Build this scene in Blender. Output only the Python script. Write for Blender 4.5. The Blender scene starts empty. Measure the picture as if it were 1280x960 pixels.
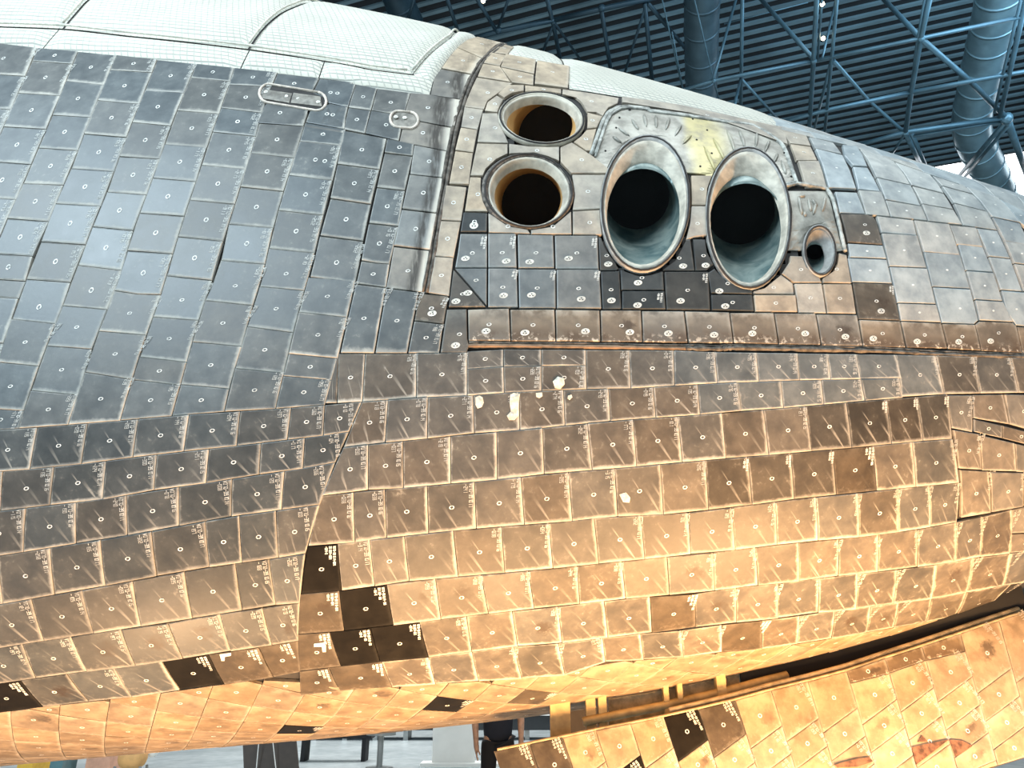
import bpy, bmesh, math, random
import numpy as np
from mathutils import Vector, Matrix
from mathutils.geometry import tessellate_polygon
random.seed(7); rng=np.random.default_rng(7)
SC=bpy.context.scene; COL=SC.collection
# ------------------------------------------------------------------ camera, sky, lamps, exposure
PITCH=0.3725644
cd=bpy.data.cameras.new('camera'); cam=bpy.data.objects.new('camera',cd); COL.objects.link(cam)
cam.location=(0,0,1.6); cam.rotation_euler=(math.pi/2+PITCH,0,0)
cd.sensor_width=36; cd.lens=36*930/1280; cd.clip_start=.05; cd.clip_end=300
SC.camera=cam
SC.view_settings.view_transform='Standard'; SC.view_settings.look='None'; SC.view_settings.gamma=1
SC.view_settings.use_curve_mapping=False; SC.view_settings.exposure=0.35
wd=bpy.data.worlds.new('hall'); SC.world=wd; wd.use_nodes=True
bg=wd.node_tree.nodes['Background']; bg.inputs[0].default_value=(.62,.76,.86,1); bg.inputs[1].default_value=.32
def lamp(name,kind,loc,target,energy,color,size=1.,size_y=None,spot=None):
    l=bpy.data.lights.new(name,kind); o=bpy.data.objects.new(name,l); COL.objects.link(o)
    o.location=loc; o.rotation_euler=(Vector(target)-Vector(loc)).to_track_quat('-Z','Y').to_euler()
    l.energy=energy; l.color=color
    if kind=='AREA':
        l.size=size
        if size_y: l.shape='RECTANGLE'; l.size_y=size_y
    else: l.shadow_soft_size=size
    if spot: l.spot_size=spot; l.spot_blend=.6
    return o
lamp('window_daylight','AREA',(-7,-5.5,9.),(-.8,2.3,3),1900,(.74,.90,1.0),7,5)
lamp('roof_daylight','AREA',(5,-3,14),(1,2.6,3.2),1000,(.90,.97,1.0),6,5)
lamp('hall_fill','AREA',(13,9,15),(11,17,19),1200,(.55,.8,1.0),10,6)  # unseen area lamp aimed up at the roof deck
lamp('hall_fill','AREA',(-2,20,11.),(-2,20.01,0),2600,(.95,.98,1.0),16,9)  # unseen lamp added below the trusses to brighten floor and exhibits
lamp('floor_flood','SPOT',(1.75,2.05,.12),(1.65,2.95,1.8),760,(1.0,.55,.23),.25,spot=2.4)
lamp('floor_flood','SPOT',(.1,2.2,.12),(.1,3.0,1.6),340,(1.0,.56,.24),.25,spot=2.4)
lamp('floor_flood','SPOT',(-1.6,2.4,.12),(-1.6,3.05,1.45),220,(1.0,.58,.28),.25,spot=2.4)
lamp('floor_flood','SPOT',(1.3,.9,.12),(1.3,3.4,1.35),250,(1.0,.55,.23),.2,spot=.8)
# ------------------------------------------------------------------ node helpers
class X:
    """tiny expression wrapper over math nodes"""
    def __init__(s,nt,v): s.nt=nt; s.v=v
    def _m(s,op,*o):
        n=s.nt.nodes.new('ShaderNodeMath'); n.operation=op
        for i,a in enumerate((s,)+o):
            a=a.v if isinstance(a,X) else a
            if isinstance(a,(int,float)): n.inputs[i].default_value=a
            else: s.nt.links.new(a,n.inputs[i])
        return X(s.nt,n.outputs[0])
    def __add__(s,o): return s._m('ADD',o)
    __radd__=__add__
    def __mul__(s,o): return s._m('MULTIPLY',o)
    __rmul__=__mul__
    def __sub__(s,o): return s._m('SUBTRACT',o)
    def __rsub__(s,o): return X(s.nt,o)._m('SUBTRACT',s)
    def __truediv__(s,o): return s._m('DIVIDE',o)
    def mx(s,o): return s._m('MAXIMUM',o)
    def mn(s,o): return s._m('MINIMUM',o)
    def abs(s): return s._m('ABSOLUTE')
    def clamp(s): 
        r=s._m('ADD',0.0); r.v.node.use_clamp=True; return r
    def step(s,a,b):
        n=s.nt.nodes.new('ShaderNodeMapRange'); n.interpolation_type='SMOOTHSTEP'
        n.inputs[1].default_value=a; n.inputs[2].default_value=b
        s.nt.links.new(s.v,n.inputs[0]); return X(s.nt,n.outputs[0])
def mat(name):
    m=bpy.data.materials.new(name); m.use_nodes=True; nt=m.node_tree
    return m,nt,nt.nodes['Principled BSDF']
def mixc(nt,f,a,b):
    n=nt.nodes.new('ShaderNodeMix'); n.data_type='RGBA'
    for sock,v in ((n.inputs[0],f),(n.inputs[6],a),(n.inputs[7],b)):
        v=v.v if isinstance(v,X) else v
        if isinstance(v,(int,float)): sock.default_value=v
        elif isinstance(v,tuple): sock.default_value=v+(1,) if len(v)==3 else v
        else: nt.links.new(v,sock)
    return n.outputs[2]
def noise(nt,vec,scale,detail=3,rough=.55,dist=0):
    n=nt.nodes.new('ShaderNodeTexNoise'); n.inputs['Scale'].default_value=scale; n.inputs['Detail'].default_value=detail
    n.inputs['Roughness'].default_value=rough; n.inputs['Distortion'].default_value=dist
    if vec is not None: nt.links.new(vec,n.inputs['Vector'])
    return X(nt,n.outputs[0])
def objco(nt): return nt.nodes.new('ShaderNodeTexCoord').outputs['Object']
def bump(nt,p,h,strength,dist=.01):
    b=nt.nodes.new('ShaderNodeBump'); b.inputs['Strength'].default_value=strength; b.inputs['Distance'].default_value=dist
    nt.links.new(h.v,b.inputs['Height']); nt.links.new(b.outputs[0],p.inputs['Normal'])
def simple(name,col,rough=.5,metal=0.,var=.12,scale=8.,bmp=0.,emit=None):
    m,nt,p=mat(name); co=objco(nt); n=noise(nt,co,scale)
    c=mixc(nt,n.step(.3,.7),tuple(v*(1-var) for v in col),tuple(min(1,v*(1+var)) for v in col))
    nt.links.new(c,p.inputs['Base Color']); p.inputs['Roughness'].default_value=rough; p.inputs['Metallic'].default_value=metal
    if bmp: bump(nt,p,noise(nt,co,scale*6),bmp,.004)
    if emit: p.inputs['Emission Color'].default_value=col+(1,); p.inputs['Emission Strength'].default_value=emit
    return m
# ------------------------------------------------------------------ the tile material: ceramic colour, ash deposits along joints, flow streaks, stains
def tile_material():
    m,nt,p=mat('ceramic_tile')
    def attr(n):
        a=nt.nodes.new('ShaderNodeAttribute'); a.attribute_name=n
        s=nt.nodes.new('ShaderNodeSeparateColor'); nt.links.new(a.outputs['Color'],s.inputs[0])
        return [X(nt,s.outputs[i]) for i in range(3)]+[X(nt,a.outputs['Alpha'])]
    bright,brown,dep,streak=attr('ta'); r1,r2,scorch,stain=attr('tb')
    uvn=nt.nodes.new('ShaderNodeUVMap'); uvn.uv_map='UVMap'
    sx=nt.nodes.new('ShaderNodeSeparateXYZ'); nt.links.new(uvn.outputs[0],sx.inputs[0]); u=X(nt,sx.outputs[0]); v=X(nt,sx.outputs[1])
    geo=nt.nodes.new('ShaderNodeNewGeometry')
    cmb=nt.nodes.new('ShaderNodeCombineXYZ')
    for i,r in enumerate((r1*37.,r2*53.,r1*11.)): nt.links.new(r.v,cmb.inputs[i])
    va=nt.nodes.new('ShaderNodeVectorMath'); va.operation='ADD'; nt.links.new(geo.outputs['Position'],va.inputs[0]); nt.links.new(cmb.outputs[0],va.inputs[1]); vec=va.outputs[0]
    n1=noise(nt,vec,14,5,.62); n2=noise(nt,vec,60,4,.6); n3=noise(nt,vec,5,3)
    vm=nt.nodes.new('ShaderNodeVectorMath'); vm.operation='MULTIPLY'; vm.inputs[1].default_value=(90,14,14); nt.links.new(vec,vm.inputs[0])
    nv=noise(nt,vm.outputs[0],1,3)          # vertical streaky noise
    grey=mixc(nt,n1.step(.25,.75),(.085,.100,.108),(.150,.168,.172))
    brn=mixc(nt,n1.step(.25,.75),(.112,.077,.044),(.235,.168,.100))
    c=mixc(nt,brown,grey,brn)
    mul=nt.nodes.new('ShaderNodeMix'); mul.data_type='RGBA'; mul.blend_type='MULTIPLY'; mul.inputs[0].default_value=1
    nt.links.new(c,mul.inputs[6]); cb=nt.nodes.new('ShaderNodeCombineColor')
    bb=bright*(n3*.5+.75)
    for i in range(3): nt.links.new(bb.v,cb.inputs[i])
    nt.links.new(cb.outputs[0],mul.inputs[7]); c=mul.outputs[2]
    # pale scuffs
    scuff=(n2.step(.52,.8)*n1.step(.45,.7)*dep).clamp()*.55
    c=mixc(nt,scuff,c,(.40,.38,.33))
    # deposits along right and bottom joints, thinner on the others
    w=(n2-.5)*.06+(n1-.5)*.10
    eR=(u+w).step(.90,.99); eB=((1.-v)+w).step(.90,.99); eL=((1.-u)+w).step(.955,.995); eT=(v+w).step(.96,1.0)
    edge=(eR.mx(eB*.9).mx(eL*.5).mx(eT*.35)*dep*(n1*.9+.45)).clamp()
    # comet tails: from the fastener plug and from the lower joint, running up and to the left
    def tail(px,py,ln,wd,amp):
        dx=u-px; dy=v-py
        al=dx*(-.50)+dy*.866; ac=(dx*.866+dy*.50).abs()
        m1=al.step(0,.02)*(1.-al.step(ln*.25,ln)); m2=1.-(ac/(al*.06+wd)).step(.25,1.0)
        return m1*m2*amp
    st=tail(.5,.52,.34,.008,.8).mx(tail(r1*.5+.55,-.02,.75,.014,.9)).mx(tail(r2*.5+.10,-.02,.5,.012,.5)).mx(tail(1.02,r1*.3,.55,.016,.8))
    st=(st*streak*(n2*.9+.45)).clamp()
    c=mixc(nt,edge.mx(st*.6)*.78,c,(.64,.60,.52))
    # soot band and ash rim beside the module seam
    band=(u.step(.45,.66)*(1.-u.step(.74,.86))*nv.step(.25,.6)*scorch).clamp()
    c=mixc(nt,band*.9,c,(.020,.015,.010))
    rim=(u.step(.80,.92)*(nv*.8+.4)*scorch).clamp()
    c=mixc(nt,rim*.85,c,(.66,.60,.50))
    # brown heat stains with specks
    s1=((1.-v.step(.15,.65))*n1.step(.30,.62)*stain).clamp(); c=mixc(nt,s1*.85,c,(.060,.036,.020))
    s2=((1.-v.step(.0,.35))*n2.step(.53,.62)*stain).clamp(); c=mixc(nt,s2*.8,c,(.60,.52,.42))
    s3=(v.step(.7,1.)*n1.step(.4,.6)*stain).clamp(); c=mixc(nt,s3*.5,c,(.45,.42,.36))
    du=u-(r1*.4+.3); dv=v-(r2*.3+.3); dd=(du*du+dv*dv)._m('SQRT')+(n2-.5)*.35
    sp_=((1.-dd.step(.08,.26))*n1.step(.3,.6)*(r1+r2).step(1.15,1.45)*stain.step(.04,.1)).clamp(); c=mixc(nt,sp_*.8,c,(.035,.022,.014))
    nt.links.new(c,p.inputs['Base Color'])
    rr=n1*.22+.32+edge*.3+brown*.25; nt.links.new(rr.v,p.inputs['Roughness'])
    spc=(bright*.7).mn(.5); nt.links.new(spc.v,p.inputs['Specular IOR Level'])
    bump(nt,p,n2*.6+n1*.6+edge*.6,.12,.004)
    return m
TILE=tile_material()
PAINT=simple('stencil_white',(.74,.73,.68),.7,0,.15,40)
FAINT=simple('stencil_faded',(.46,.46,.43),.7,0,.35,60)
PLUG=simple('pale_plug',(.60,.58,.52),.7,0,.25,60)
SKIN=simple('gap_filler',(.028,.026,.025),.9,0,.3,10)
ROPE=simple('charred_rope',(.10,.085,.07),.9,0,.6,35,.5)
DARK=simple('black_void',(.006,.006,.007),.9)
# ------------------------------------------------------------------ fuselage shape (metres; x runs to the nose, angle 0 = widest line, +90 = top, -90 = keel)
YC=4.51894145542129; W0=(2.2337402,-.07495553,-.04651335); ZW=(2.99728511,.1439688); ZB=(1.40170306,.11167042,.02498688,.005721375983596322); ZT=(5.21534565,-.43646858,-.02701792); N1=2.866251987382801; N2=2.085566037934037
XN=2.55; XT=3.75     # beyond XN the nose closes to a blunt tip
def sect(x):
    x=np.asarray(x,float); xc=np.clip(x,-9,XN); k=np.clip((x-XN)/(XT-XN),0,1); g=np.sqrt(np.maximum(1-k**2,0))
    xl=np.clip(xc,-2.8,XN)
    w=W0[0]+W0[1]*xl+W0[2]*xl**2; zw=ZW[0]+ZW[1]*xl; zb=ZB[0]+ZB[1]*xl+ZB[2]*xl**2+ZB[3]*xl**3; zt=ZT[0]+ZT[1]*xl+ZT[2]*xl**2
    return w*g,zw,zw-(zw-zb)*g,zw+(zt-zw)*g
def hull(x,ph):
    x=np.asarray(x,float); a=np.radians(ph); w,zw,zb,zt=sect(x)
    c,s=np.cos(a),np.sin(a); n=np.where(s<0,N1,N2); r=(np.abs(c)**n+np.abs(s)**n+1e-12)**(-1/n)
    return np.stack([x,YC-w*r*c,zw+np.where(s<0,zw-zb,zt-zw)*r*s],-1)
def hn(x,ph):
    x=np.asarray(x,float); ph=np.asarray(ph,float)
    a=hull(x+.004,ph)-hull(x-.004,ph); b=hull(x,ph+.15)-hull(x,ph-.15); n=np.cross(b,a); n/= np.linalg.norm(n,axis=-1,keepdims=True)+1e-12
    return -n if False else n
_t=hn(np.array([0.]),np.array([0.]))[0]; SGN=1. if _t[1]<0 else -1.
def hs(x,ph,off=0.):
    off=np.asarray(off,float)
    return hull(x,ph)+SGN*hn(x,ph)*off[...,None]
def parse(s): 
    a=np.array([[float(v) for v in q.split(',')] for q in s.split()]); return a[:,0]/1000,a[:,1]/100
TILES='''L;-1642,-2967 -1473,-2947 -1477,-3447 -1648,-3485
L;-1149,-2898 -978,-2858 -974,-3335 -1143,-3369
M;-487,-1211 -317,-1278 -314,-1793 -488,-1775
L;-1056,-3357 -892,-3324 -889,-3842 -1053,-3876
L;-1222,-3395 -1056,-3357 -1053,-3876 -1223,-3904
L;-1473,-2947 -1311,-2926 -1310,-3413 -1477,-3447
L;-1311,-2926 -1149,-2898 -1143,-3369 -1310,-3413
C;-1404,-1004 -1242,-1186 -1263,-1662 -1432,-1629
M;28,-2755 186,-2758 200,-3272 40,-3251
M;-351,-3233 -193,-3231 -180,-3730 -341,-3715
M;341,-2771 498,-2782 513,-3316 354,-3280
M;-354,-2250 -201,-2250 -200,-2746 -352,-2741
M;-276,-2743 -123,-2753 -118,-3238 -273,-3232
M;-123,-2753 28,-2755 40,-3251 -118,-3238
L;-1387,-3433 -1222,-3395 -1223,-3904 -1381,-3930
M;498,-2782 656,-2792 672,-3326 513,-3316
M;186,-2758 341,-2771 354,-3280 200,-3272
M;-201,-2250 -51,-2257 -49,-2760 -200,-2746
L;-1553,-3464 -1387,-3433 -1381,-3930 -1548,-3955
M;-317,-1278 -151,-1325 -148,-1829 -314,-1793
M;-193,-3231 -36,-3245 -25,-3743 -180,-3730
M;-36,-3245 121,-3266 137,-3756 -25,-3743
C;-535,-276 -432,-376 -457,-1215 -568,-1167
M;-51,-2257 100,-2266 105,-2751 -49,-2760
C;-1555,-567 -1396,-707 -1413,-1287 -1576,-1140
L;-1548,-2497 -1388,-2503 -1390,-2936 -1559,-2958
M;100,-2266 250,-2265 265,-2764 105,-2751
C;-1061,-797 -894,-941 -920,-1449 -1081,-1322
M;250,-2265 405,-2271 416,-2778 265,-2764
M;405,-2271 561,-2288 576,-2786 416,-2778
C;-1385,-468 -1220,-620 -1242,-1186 -1404,-1004
Md;656,-2792 809,-2807 831,-3332 672,-3326
L;-1388,-2503 -1226,-2493 -1226,-2916 -1390,-2936
M;273,-3265 433,-3295 455,-3781 294,-3766
M;121,-3266 273,-3265 294,-3766 137,-3756
L;-1226,-2493 -1061,-2470 -1062,-2878 -1226,-2916
L;-1533,-1609 -1368,-1641 -1376,-2098 -1542,-2082
C;-1040,-246 -875,-404 -894,-941 -1061,-797
C;-718,-575 -554,-723 -575,-1231 -738,-1103
C;-429,-380 -319,-485 -349,-1258 -454,-1216
M;-411,-2729 -276,-2743 -273,-3232 -408,-3233
C;-885,-685 -729,-838 -747,-1338 -908,-1210
L;-1061,-2470 -894,-2452 -897,-2840 -1062,-2878
Md;809,-2807 969,-2823 989,-3334 831,-3332
M;561,-2288 718,-2299 730,-2798 576,-2786
M;433,-3295 599,-3331 619,-3794 455,-3781
Mn;-570,-3739 -415,-3726 -404,-4208 -569,-4219
C;-908,-1210 -747,-1338 -765,-1745 -929,-1709
L;-1463,-2090 -1297,-2096 -1302,-2509 -1470,-2497
M;-415,-3726 -255,-3722 -244,-4204 -404,-4208
L;-1368,-1641 -1204,-1673 -1212,-2095 -1376,-2098
M;-614,-2727 -511,-2727 -509,-3242 -659,-3228
C;-1362,48 -1196,-71 -1220,-620 -1385,-468
C;-1209,-376 -1052,-513 -1070,-1053 -1230,-901
L;-1630,-2061 -1463,-2090 -1470,-2497 -1631,-2497
C;-1009,178 -853,99 -875,-404 -1040,-246
L;-894,-2452 -729,-2431 -738,-2827 -897,-2840
M;718,-2299 871,-2309 888,-2817 730,-2798
C;-861,-146 -707,-283 -729,-838 -885,-685
Md;969,-2823 1129,-2840 1153,-3356 989,-3334
M;871,-2309 1028,-2320 1048,-2830 888,-2817
C;-1348,353 -1182,279 -1196,-71 -1362,48
C;-1189,107 -1028,20 -1052,-513 -1209,-376
C;-1706,-85 -1543,-266 -1566,-832 -1714,-686
L;-1134,-3900 -962,-3857 -955,-4324 -1119,-4359
M;-255,-3722 -104,-3736 -82,-4200 -244,-4204
C;-1535,-8 -1372,-174 -1396,-707 -1555,-567
L;-1204,-1673 -1041,-1694 -1050,-2098 -1212,-2095
C;-1692,239 -1526,161 -1543,-266 -1706,-85
C;-676,300 -523,215 -537,-248 -693,-95
M;1451,-2873 1625,-2906 1668,-3448 1479,-3409
L;-1297,-2096 -1135,-2097 -1139,-2474 -1302,-2509
C;-1516,290 -1352,199 -1372,-174 -1535,-8
Md;1028,-2320 1188,-2326 1206,-2850 1048,-2830
L;-1458,-3942 -1290,-3915 -1283,-4395 -1450,-4406
M;599,-3331 755,-3333 783,-3819 619,-3794
M;755,-3333 917,-3336 940,-3830 783,-3819
C;-1177,421 -1013,339 -1028,20 -1189,107
L;-1041,-1694 -879,-1725 -883,-2107 -1050,-2098
M;-276,-1801 -129,-1831 -124,-2247 -276,-2252
Mk;1129,-2840 1288,-2857 1316,-3380 1153,-3356
M;1072,-3349 1239,-3375 1268,-3907 1101,-3860
L;-1623,-3971 -1458,-3942 -1450,-4406 -1630,-4433
M;-104,-3736 54,-3754 76,-4208 -82,-4200
Md;1188,-2326 1346,-2336 1367,-2864 1206,-2850
M;54,-3754 220,-3765 235,-4223 76,-4208
L;-1290,-3915 -1134,-3900 -1119,-4359 -1283,-4395
L;-1135,-2097 -970,-2103 -976,-2465 -1139,-2474
M;1288,-2857 1451,-2873 1479,-3409 1316,-3380
C;-1242,-1186 -1081,-1332 -1097,-1686 -1263,-1662
C;-699,-96 -537,-220 -554,-723 -718,-575
C;-848,236 -687,150 -707,-283 -861,-146
C;-1672,830 -1493,762 -1508,447 -1680,522
C;-836,577 -672,496 -687,150 -848,236
M;917,-3336 1072,-3349 1101,-3860 940,-3830
C;-1339,666 -1171,597 -1182,279 -1348,353
M;1239,-3375 1403,-3393 1436,-3937 1268,-3907
M;534,-3789 701,-3815 727,-4294 557,-4259
C;-1680,522 -1508,447 -1526,161 -1692,239
M;-129,-1831 22,-1843 25,-2267 -124,-2247
C;-1502,593 -1346,518 -1352,199 -1516,290
Mn;-481,-4213 -317,-4210 -297,-4716 -466,-4700
L;-729,-2431 -568,-2400 -617,-2817 -738,-2827
Mk;-696,-3728 -570,-3739 -569,-4219 -723,-4196
C;-1165,741 -996,666 -1013,339 -1177,421
L;-871,-2838 -756,-2828 -754,-3316 -870,-3324
M;220,-3765 374,-3777 398,-4231 235,-4223
L;-1720,-3499 -1553,-3464 -1548,-3955 -1719,-3990
M;-405,-1784 -276,-1801 -276,-2252 -411,-2248
M;249,-1425 399,-1475 401,-1926 249,-1887
L;-970,-2103 -806,-2106 -809,-2437 -976,-2465
B;155,-341 307,-390 309,-921 153,-870
M;374,-3777 534,-3789 557,-4259 398,-4231
M;159,-4222 321,-4227 349,-4756 180,-4739
L;-879,-1725 -715,-1753 -723,-2103 -883,-2107
Mn;-661,-3227 -565,-3238 -562,-3740 -694,-3729
N;543,-481 706,-520 700,-1050 540,-1001
L;-756,-2828 -617,-2817 -668,-3301 -754,-3316
M;22,-1843 171,-1872 175,-2265 25,-2267
Mb;1403,-1802 1571,-1857 1594,-2353 1414,-2328
C;-1005,490 -844,416 -853,99 -1009,178
C;-989,830 -829,759 -844,416 -1005,490
M;-317,-4210 -157,-4199 -144,-4700 -297,-4716
C;-1155,1079 -982,1010 -996,666 -1165,741
C;-1576,-1140 -1413,-1287 -1432,-1629 -1595,-1591
M;701,-3815 858,-3823 893,-4316 727,-4294
M;321,-4227 486,-4249 514,-4776 349,-4756
M;-157,-4199 0,-4209 19,-4700 -144,-4700
M;399,-1475 557,-1525 554,-1942 401,-1926
M;858,-3823 1024,-3848 1056,-4351 893,-4316
M;-544,-2250 -465,-2249 -464,-2720 -611,-2727
M;0,-4209 159,-4222 180,-4739 19,-4700
L;-962,-3857 -823,-3843 -815,-4301 -955,-4324
M;-465,-2249 -354,-2250 -352,-2741 -464,-2720
C;-820,923 -657,844 -672,496 -836,577
M;-462,-3231 -351,-3233 -341,-3715 -454,-3732
C;-1659,1141 -1485,1078 -1493,762 -1672,830
L;-892,-3324 -784,-3321 -778,-3821 -889,-3842
Lk;-1031,-4339 -861,-4312 -842,-4767 -1017,-4802
C;-1327,982 -1158,911 -1171,597 -1339,666
C;-655,655 -508,574 -523,222 -675,307
C;-1714,-686 -1566,-832 -1586,-1386 -1726,-1275
M;-511,-2727 -411,-2729 -408,-3233 -509,-3242
S;-415,137 -288,64 -306,-488 -431,-366
L;-978,-2858 -871,-2838 -870,-3324 -974,-3335
M;-565,-3238 -462,-3231 -454,-3732 -562,-3740
M;171,-1872 324,-1907 328,-2265 175,-2265
C;-805,1296 -644,1239 -657,844 -820,923
Mk;486,-4249 652,-4300 682,-4790 514,-4776
C;-980,1179 -811,1108 -829,759 -989,830
L;-1356,-4392 -1193,-4367 -1177,-4831 -1352,-4879
L;-1699,-1563 -1533,-1609 -1542,-2082 -1705,-2047
C;-1322,1320 -1154,1262 -1158,911 -1327,982
C;-1830,1045 -1665,989 -1674,679 -1841,751
C;-1664,1485 -1484,1417 -1485,1078 -1659,1141
C;-1150,1433 -978,1371 -982,1010 -1155,1079
M;1024,-3848 1186,-3894 1218,-4384 1056,-4351
C;-1487,891 -1332,827 -1346,518 -1502,593
K;1269,-781 1437,-828 1441,-1354 1270,-1302
M;1514,-3948 1687,-3957 1747,-4554 1564,-4490
C;-2047,2014 -1847,1944 -1833,1565 -2027,1634
C;-1673,1863 -1487,1798 -1484,1417 -1664,1485
C;-1321,1704 -1148,1651 -1154,1262 -1322,1320
C;-1485,1223 -1322,1167 -1332,827 -1487,891
M;-489,-1775 -405,-1784 -411,-2248 -544,-2250
Ln;-1193,-4367 -1031,-4339 -1017,-4802 -1177,-4831
C;-648,1021 -491,948 -508,577 -656,662
C;-1832,1381 -1661,1316 -1665,989 -1830,1045
M;1186,-3894 1349,-3918 1388,-4437 1218,-4384
B;21,-289 152,-333 150,-867 23,-824
B;152,123 307,88 306,-381 152,-326
M;1349,-3918 1514,-3948 1564,-4490 1388,-4437
L;-784,-3321 -668,-3301 -700,-3825 -778,-3821
M;809,-4301 970,-4332 1013,-4881 843,-4830
M;5,-4699 166,-4738 202,-5359 36,-5311
Mn;-618,-4212 -481,-4213 -466,-4700 -603,-4707
M;324,-1907 478,-1934 485,-2279 328,-2265
C;-749,-1370 -590,-1485 -608,-1764 -765,-1745
M;1571,-1857 1741,-1914 1756,-2396 1594,-2353
C;-978,1522 -801,1483 -811,1108 -980,1179
Q;-7,-835 145,-883 147,-1289 -4,-1240
Md;1346,-2336 1475,-2346 1499,-2879 1367,-2864
C;-644,1424 -478,1325 -490,952 -648,1026
L;-1521,-4417 -1356,-4392 -1352,-4879 -1507,-4884
M;970,-4332 1136,-4366 1184,-4922 1013,-4881
Mb;557,-1525 704,-1586 707,-1958 554,-1942
Q;149,-888 302,-941 301,-1342 149,-1290
M;652,-4300 809,-4301 843,-4830 682,-4790
Q;607,-1039 769,-1096 773,-1496 612,-1448
C;-1323,2143 -1151,2090 -1148,1651 -1321,1704
C;-2082,2445 -1878,2369 -1847,1944 -2047,2014
C;-1081,-1322 -920,-1449 -929,-1709 -1097,-1686
C;-1841,751 -1674,679 -1694,411 -1848,478
L;-1683,-4441 -1521,-4417 -1507,-4884 -1675,-4903
C;-2027,1634 -1833,1565 -1830,1217 -2017,1292
Q;452,-992 603,-1038 608,-1447 450,-1391
C;-1484,1580 -1323,1519 -1322,1167 -1485,1223
M;478,-1934 636,-1951 640,-2295 485,-2279
R;1438,-563 1603,-607 1608,-1147 1442,-1102
Q;772,-1105 936,-1145 941,-1553 776,-1496
L;-806,-2106 -667,-2103 -671,-2427 -809,-2437
C;-1690,2266 -1499,2217 -1487,1798 -1673,1863
S;-410,2016 -330,2005 -205,1952 -225,1497 -366,1576 -379,1677 -421,1720
M;1403,-3393 1537,-3422 1573,-3948 1436,-3937
Md;1475,-2346 1606,-2356 1625,-2906 1499,-2879
M;1741,-1914 1909,-1971 1932,-2447 1756,-2396
M;-144,-4700 5,-4699 36,-5311 -126,-5243
Q;-151,-778 -11,-816 -6,-1232 -147,-1182
S;-396,501 -270,436 -287,71 -414,146
Mk;-723,-4196 -618,-4212 -603,-4707 -748,-4712
M;1136,-4366 1300,-4404 1355,-5009 1184,-4922
C;-1837,1720 -1667,1667 -1661,1316 -1832,1381
Mk;-645,-4709 -462,-4701 -443,-5163 -633,-5135
C;-1491,1973 -1321,1927 -1323,1519 -1484,1580
C;-1860,2136 -1680,2062 -1667,1667 -1837,1720
M;1300,-4404 1473,-4469 1532,-5078 1355,-5009
R;1610,-897 1779,-950 1787,-1421 1765,-1469 1620,-1421
X;1667,-3294 1798,-3376 1844,-3929 1705,-3909
M;1473,-4469 1653,-4528 1727,-5199 1532,-5078
Q;940,-1149 1099,-1191 1105,-1603 945,-1554
Q;306,-944 448,-986 448,-1389 304,-1343
Q;1103,-1198 1266,-1241 1271,-1659 1109,-1608
M;-574,-1175 -487,-1211 -488,-1775 -569,-1758
R;1604,-340 1769,-391 1780,-938 1608,-887
Mb;704,-1586 856,-1635 859,-1986 707,-1958
M;-297,-4716 -144,-4700 -126,-5243 -286,-5207
M;1805,-3958 1945,-3951 2025,-4672 1867,-4581
S;-378,883 -249,832 -269,447 -395,511
C;-1509,2422 -1328,2358 -1321,1927 -1491,1973
F;464,2477 725,2562 952,2519 1178,2518 1146,1848 982,2189 714,2367 458,2307
M;166,-4738 329,-4754 353,-5192 202,-5359
L;-823,-3843 -700,-3825 -726,-4280 -815,-4301
B;19,159 147,127 148,-315 21,-275
L;-1710,-2493 -1548,-2497 -1559,-2958 -1722,-2976
X;1804,-3386 1965,-3479 2002,-3950 1847,-3924
Mb;779,-1971 941,-2000 946,-2314 788,-2299
Q;1770,-1477 1789,-1435 1950,-1485 1963,-1543 1969,-1922 1779,-1844
M;-462,-4701 -297,-4716 -286,-5207 -443,-5163
M;1653,-4528 1831,-4574 1910,-5277 1727,-5199
Mb;636,-1951 779,-1971 788,-2299 640,-2295
C;-1895,2567 -1705,2497 -1680,2062 -1860,2136
R;1432,-28 1591,-65 1602,-593 1437,-553
M;1831,-4574 2028,-4673 2119,-5406 1910,-5277
Mb;856,-1635 1011,-1683 1013,-2013 859,-1986
B;-84,-240 16,-276 20,-810 -83,-774
C;-1230,-901 -1070,-1053 -1081,-1332 -1242,-1186
M;1537,-3422 1670,-3449 1690,-3957 1573,-3948
L;-667,-2103 -527,-2089 -568,-2400 -671,-2427
C;-509,380 -403,328 -424,-38 -523,38
Mk;784,-4824 949,-4876 1005,-5489 828,-5380
C;-738,-1103 -575,-1231 -590,-1485 -749,-1370
L;-1796,-4003 -1623,-3971 -1630,-4433 -1810,-4471
Q;1272,-1311 1440,-1366 1450,-1719 1274,-1662
M;98,-1571 249,-1614 249,-1887 97,-1858
X;1745,-2903 1909,-3077 1930,-3441 1768,-3349
L;-715,-1753 -608,-1764 -609,-2102 -723,-2103
M;626,-4810 784,-4824 828,-5380 669,-5355
R;1592,241 1752,178 1767,-398 1604,-339
M;470,-4769 626,-4810 669,-5355 506,-5270
Lk;-861,-4312 -726,-4280 -746,-4728 -842,-4767
K;-222,-746 -155,-766 -151,-1153 -145,-1246 -152,-1332 -240,-1300
S;-363,1570 -226,1490 -242,1170 -429,1290 -424,1454 -373,1475
Mb;941,-2000 1096,-2032 1101,-2322 946,-2314
C;-2421,2803 -2106,2649 -2063,2227 -2337,2325
C;-1150,2039 -974,2016 -980,1659 -1148,1726
C;-493,746 -390,697 -402,334 -508,389
C;-1148,1726 -980,1659 -978,1371 -1150,1433
Q;1445,-1367 1616,-1429 1628,-1776 1454,-1722
M;949,-4876 1107,-4922 1167,-5558 1005,-5489
B;-184,213 -89,190 -87,-226 -199,-183
F;225,877 352,884 332,664 324,420 220,410 231,612
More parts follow.
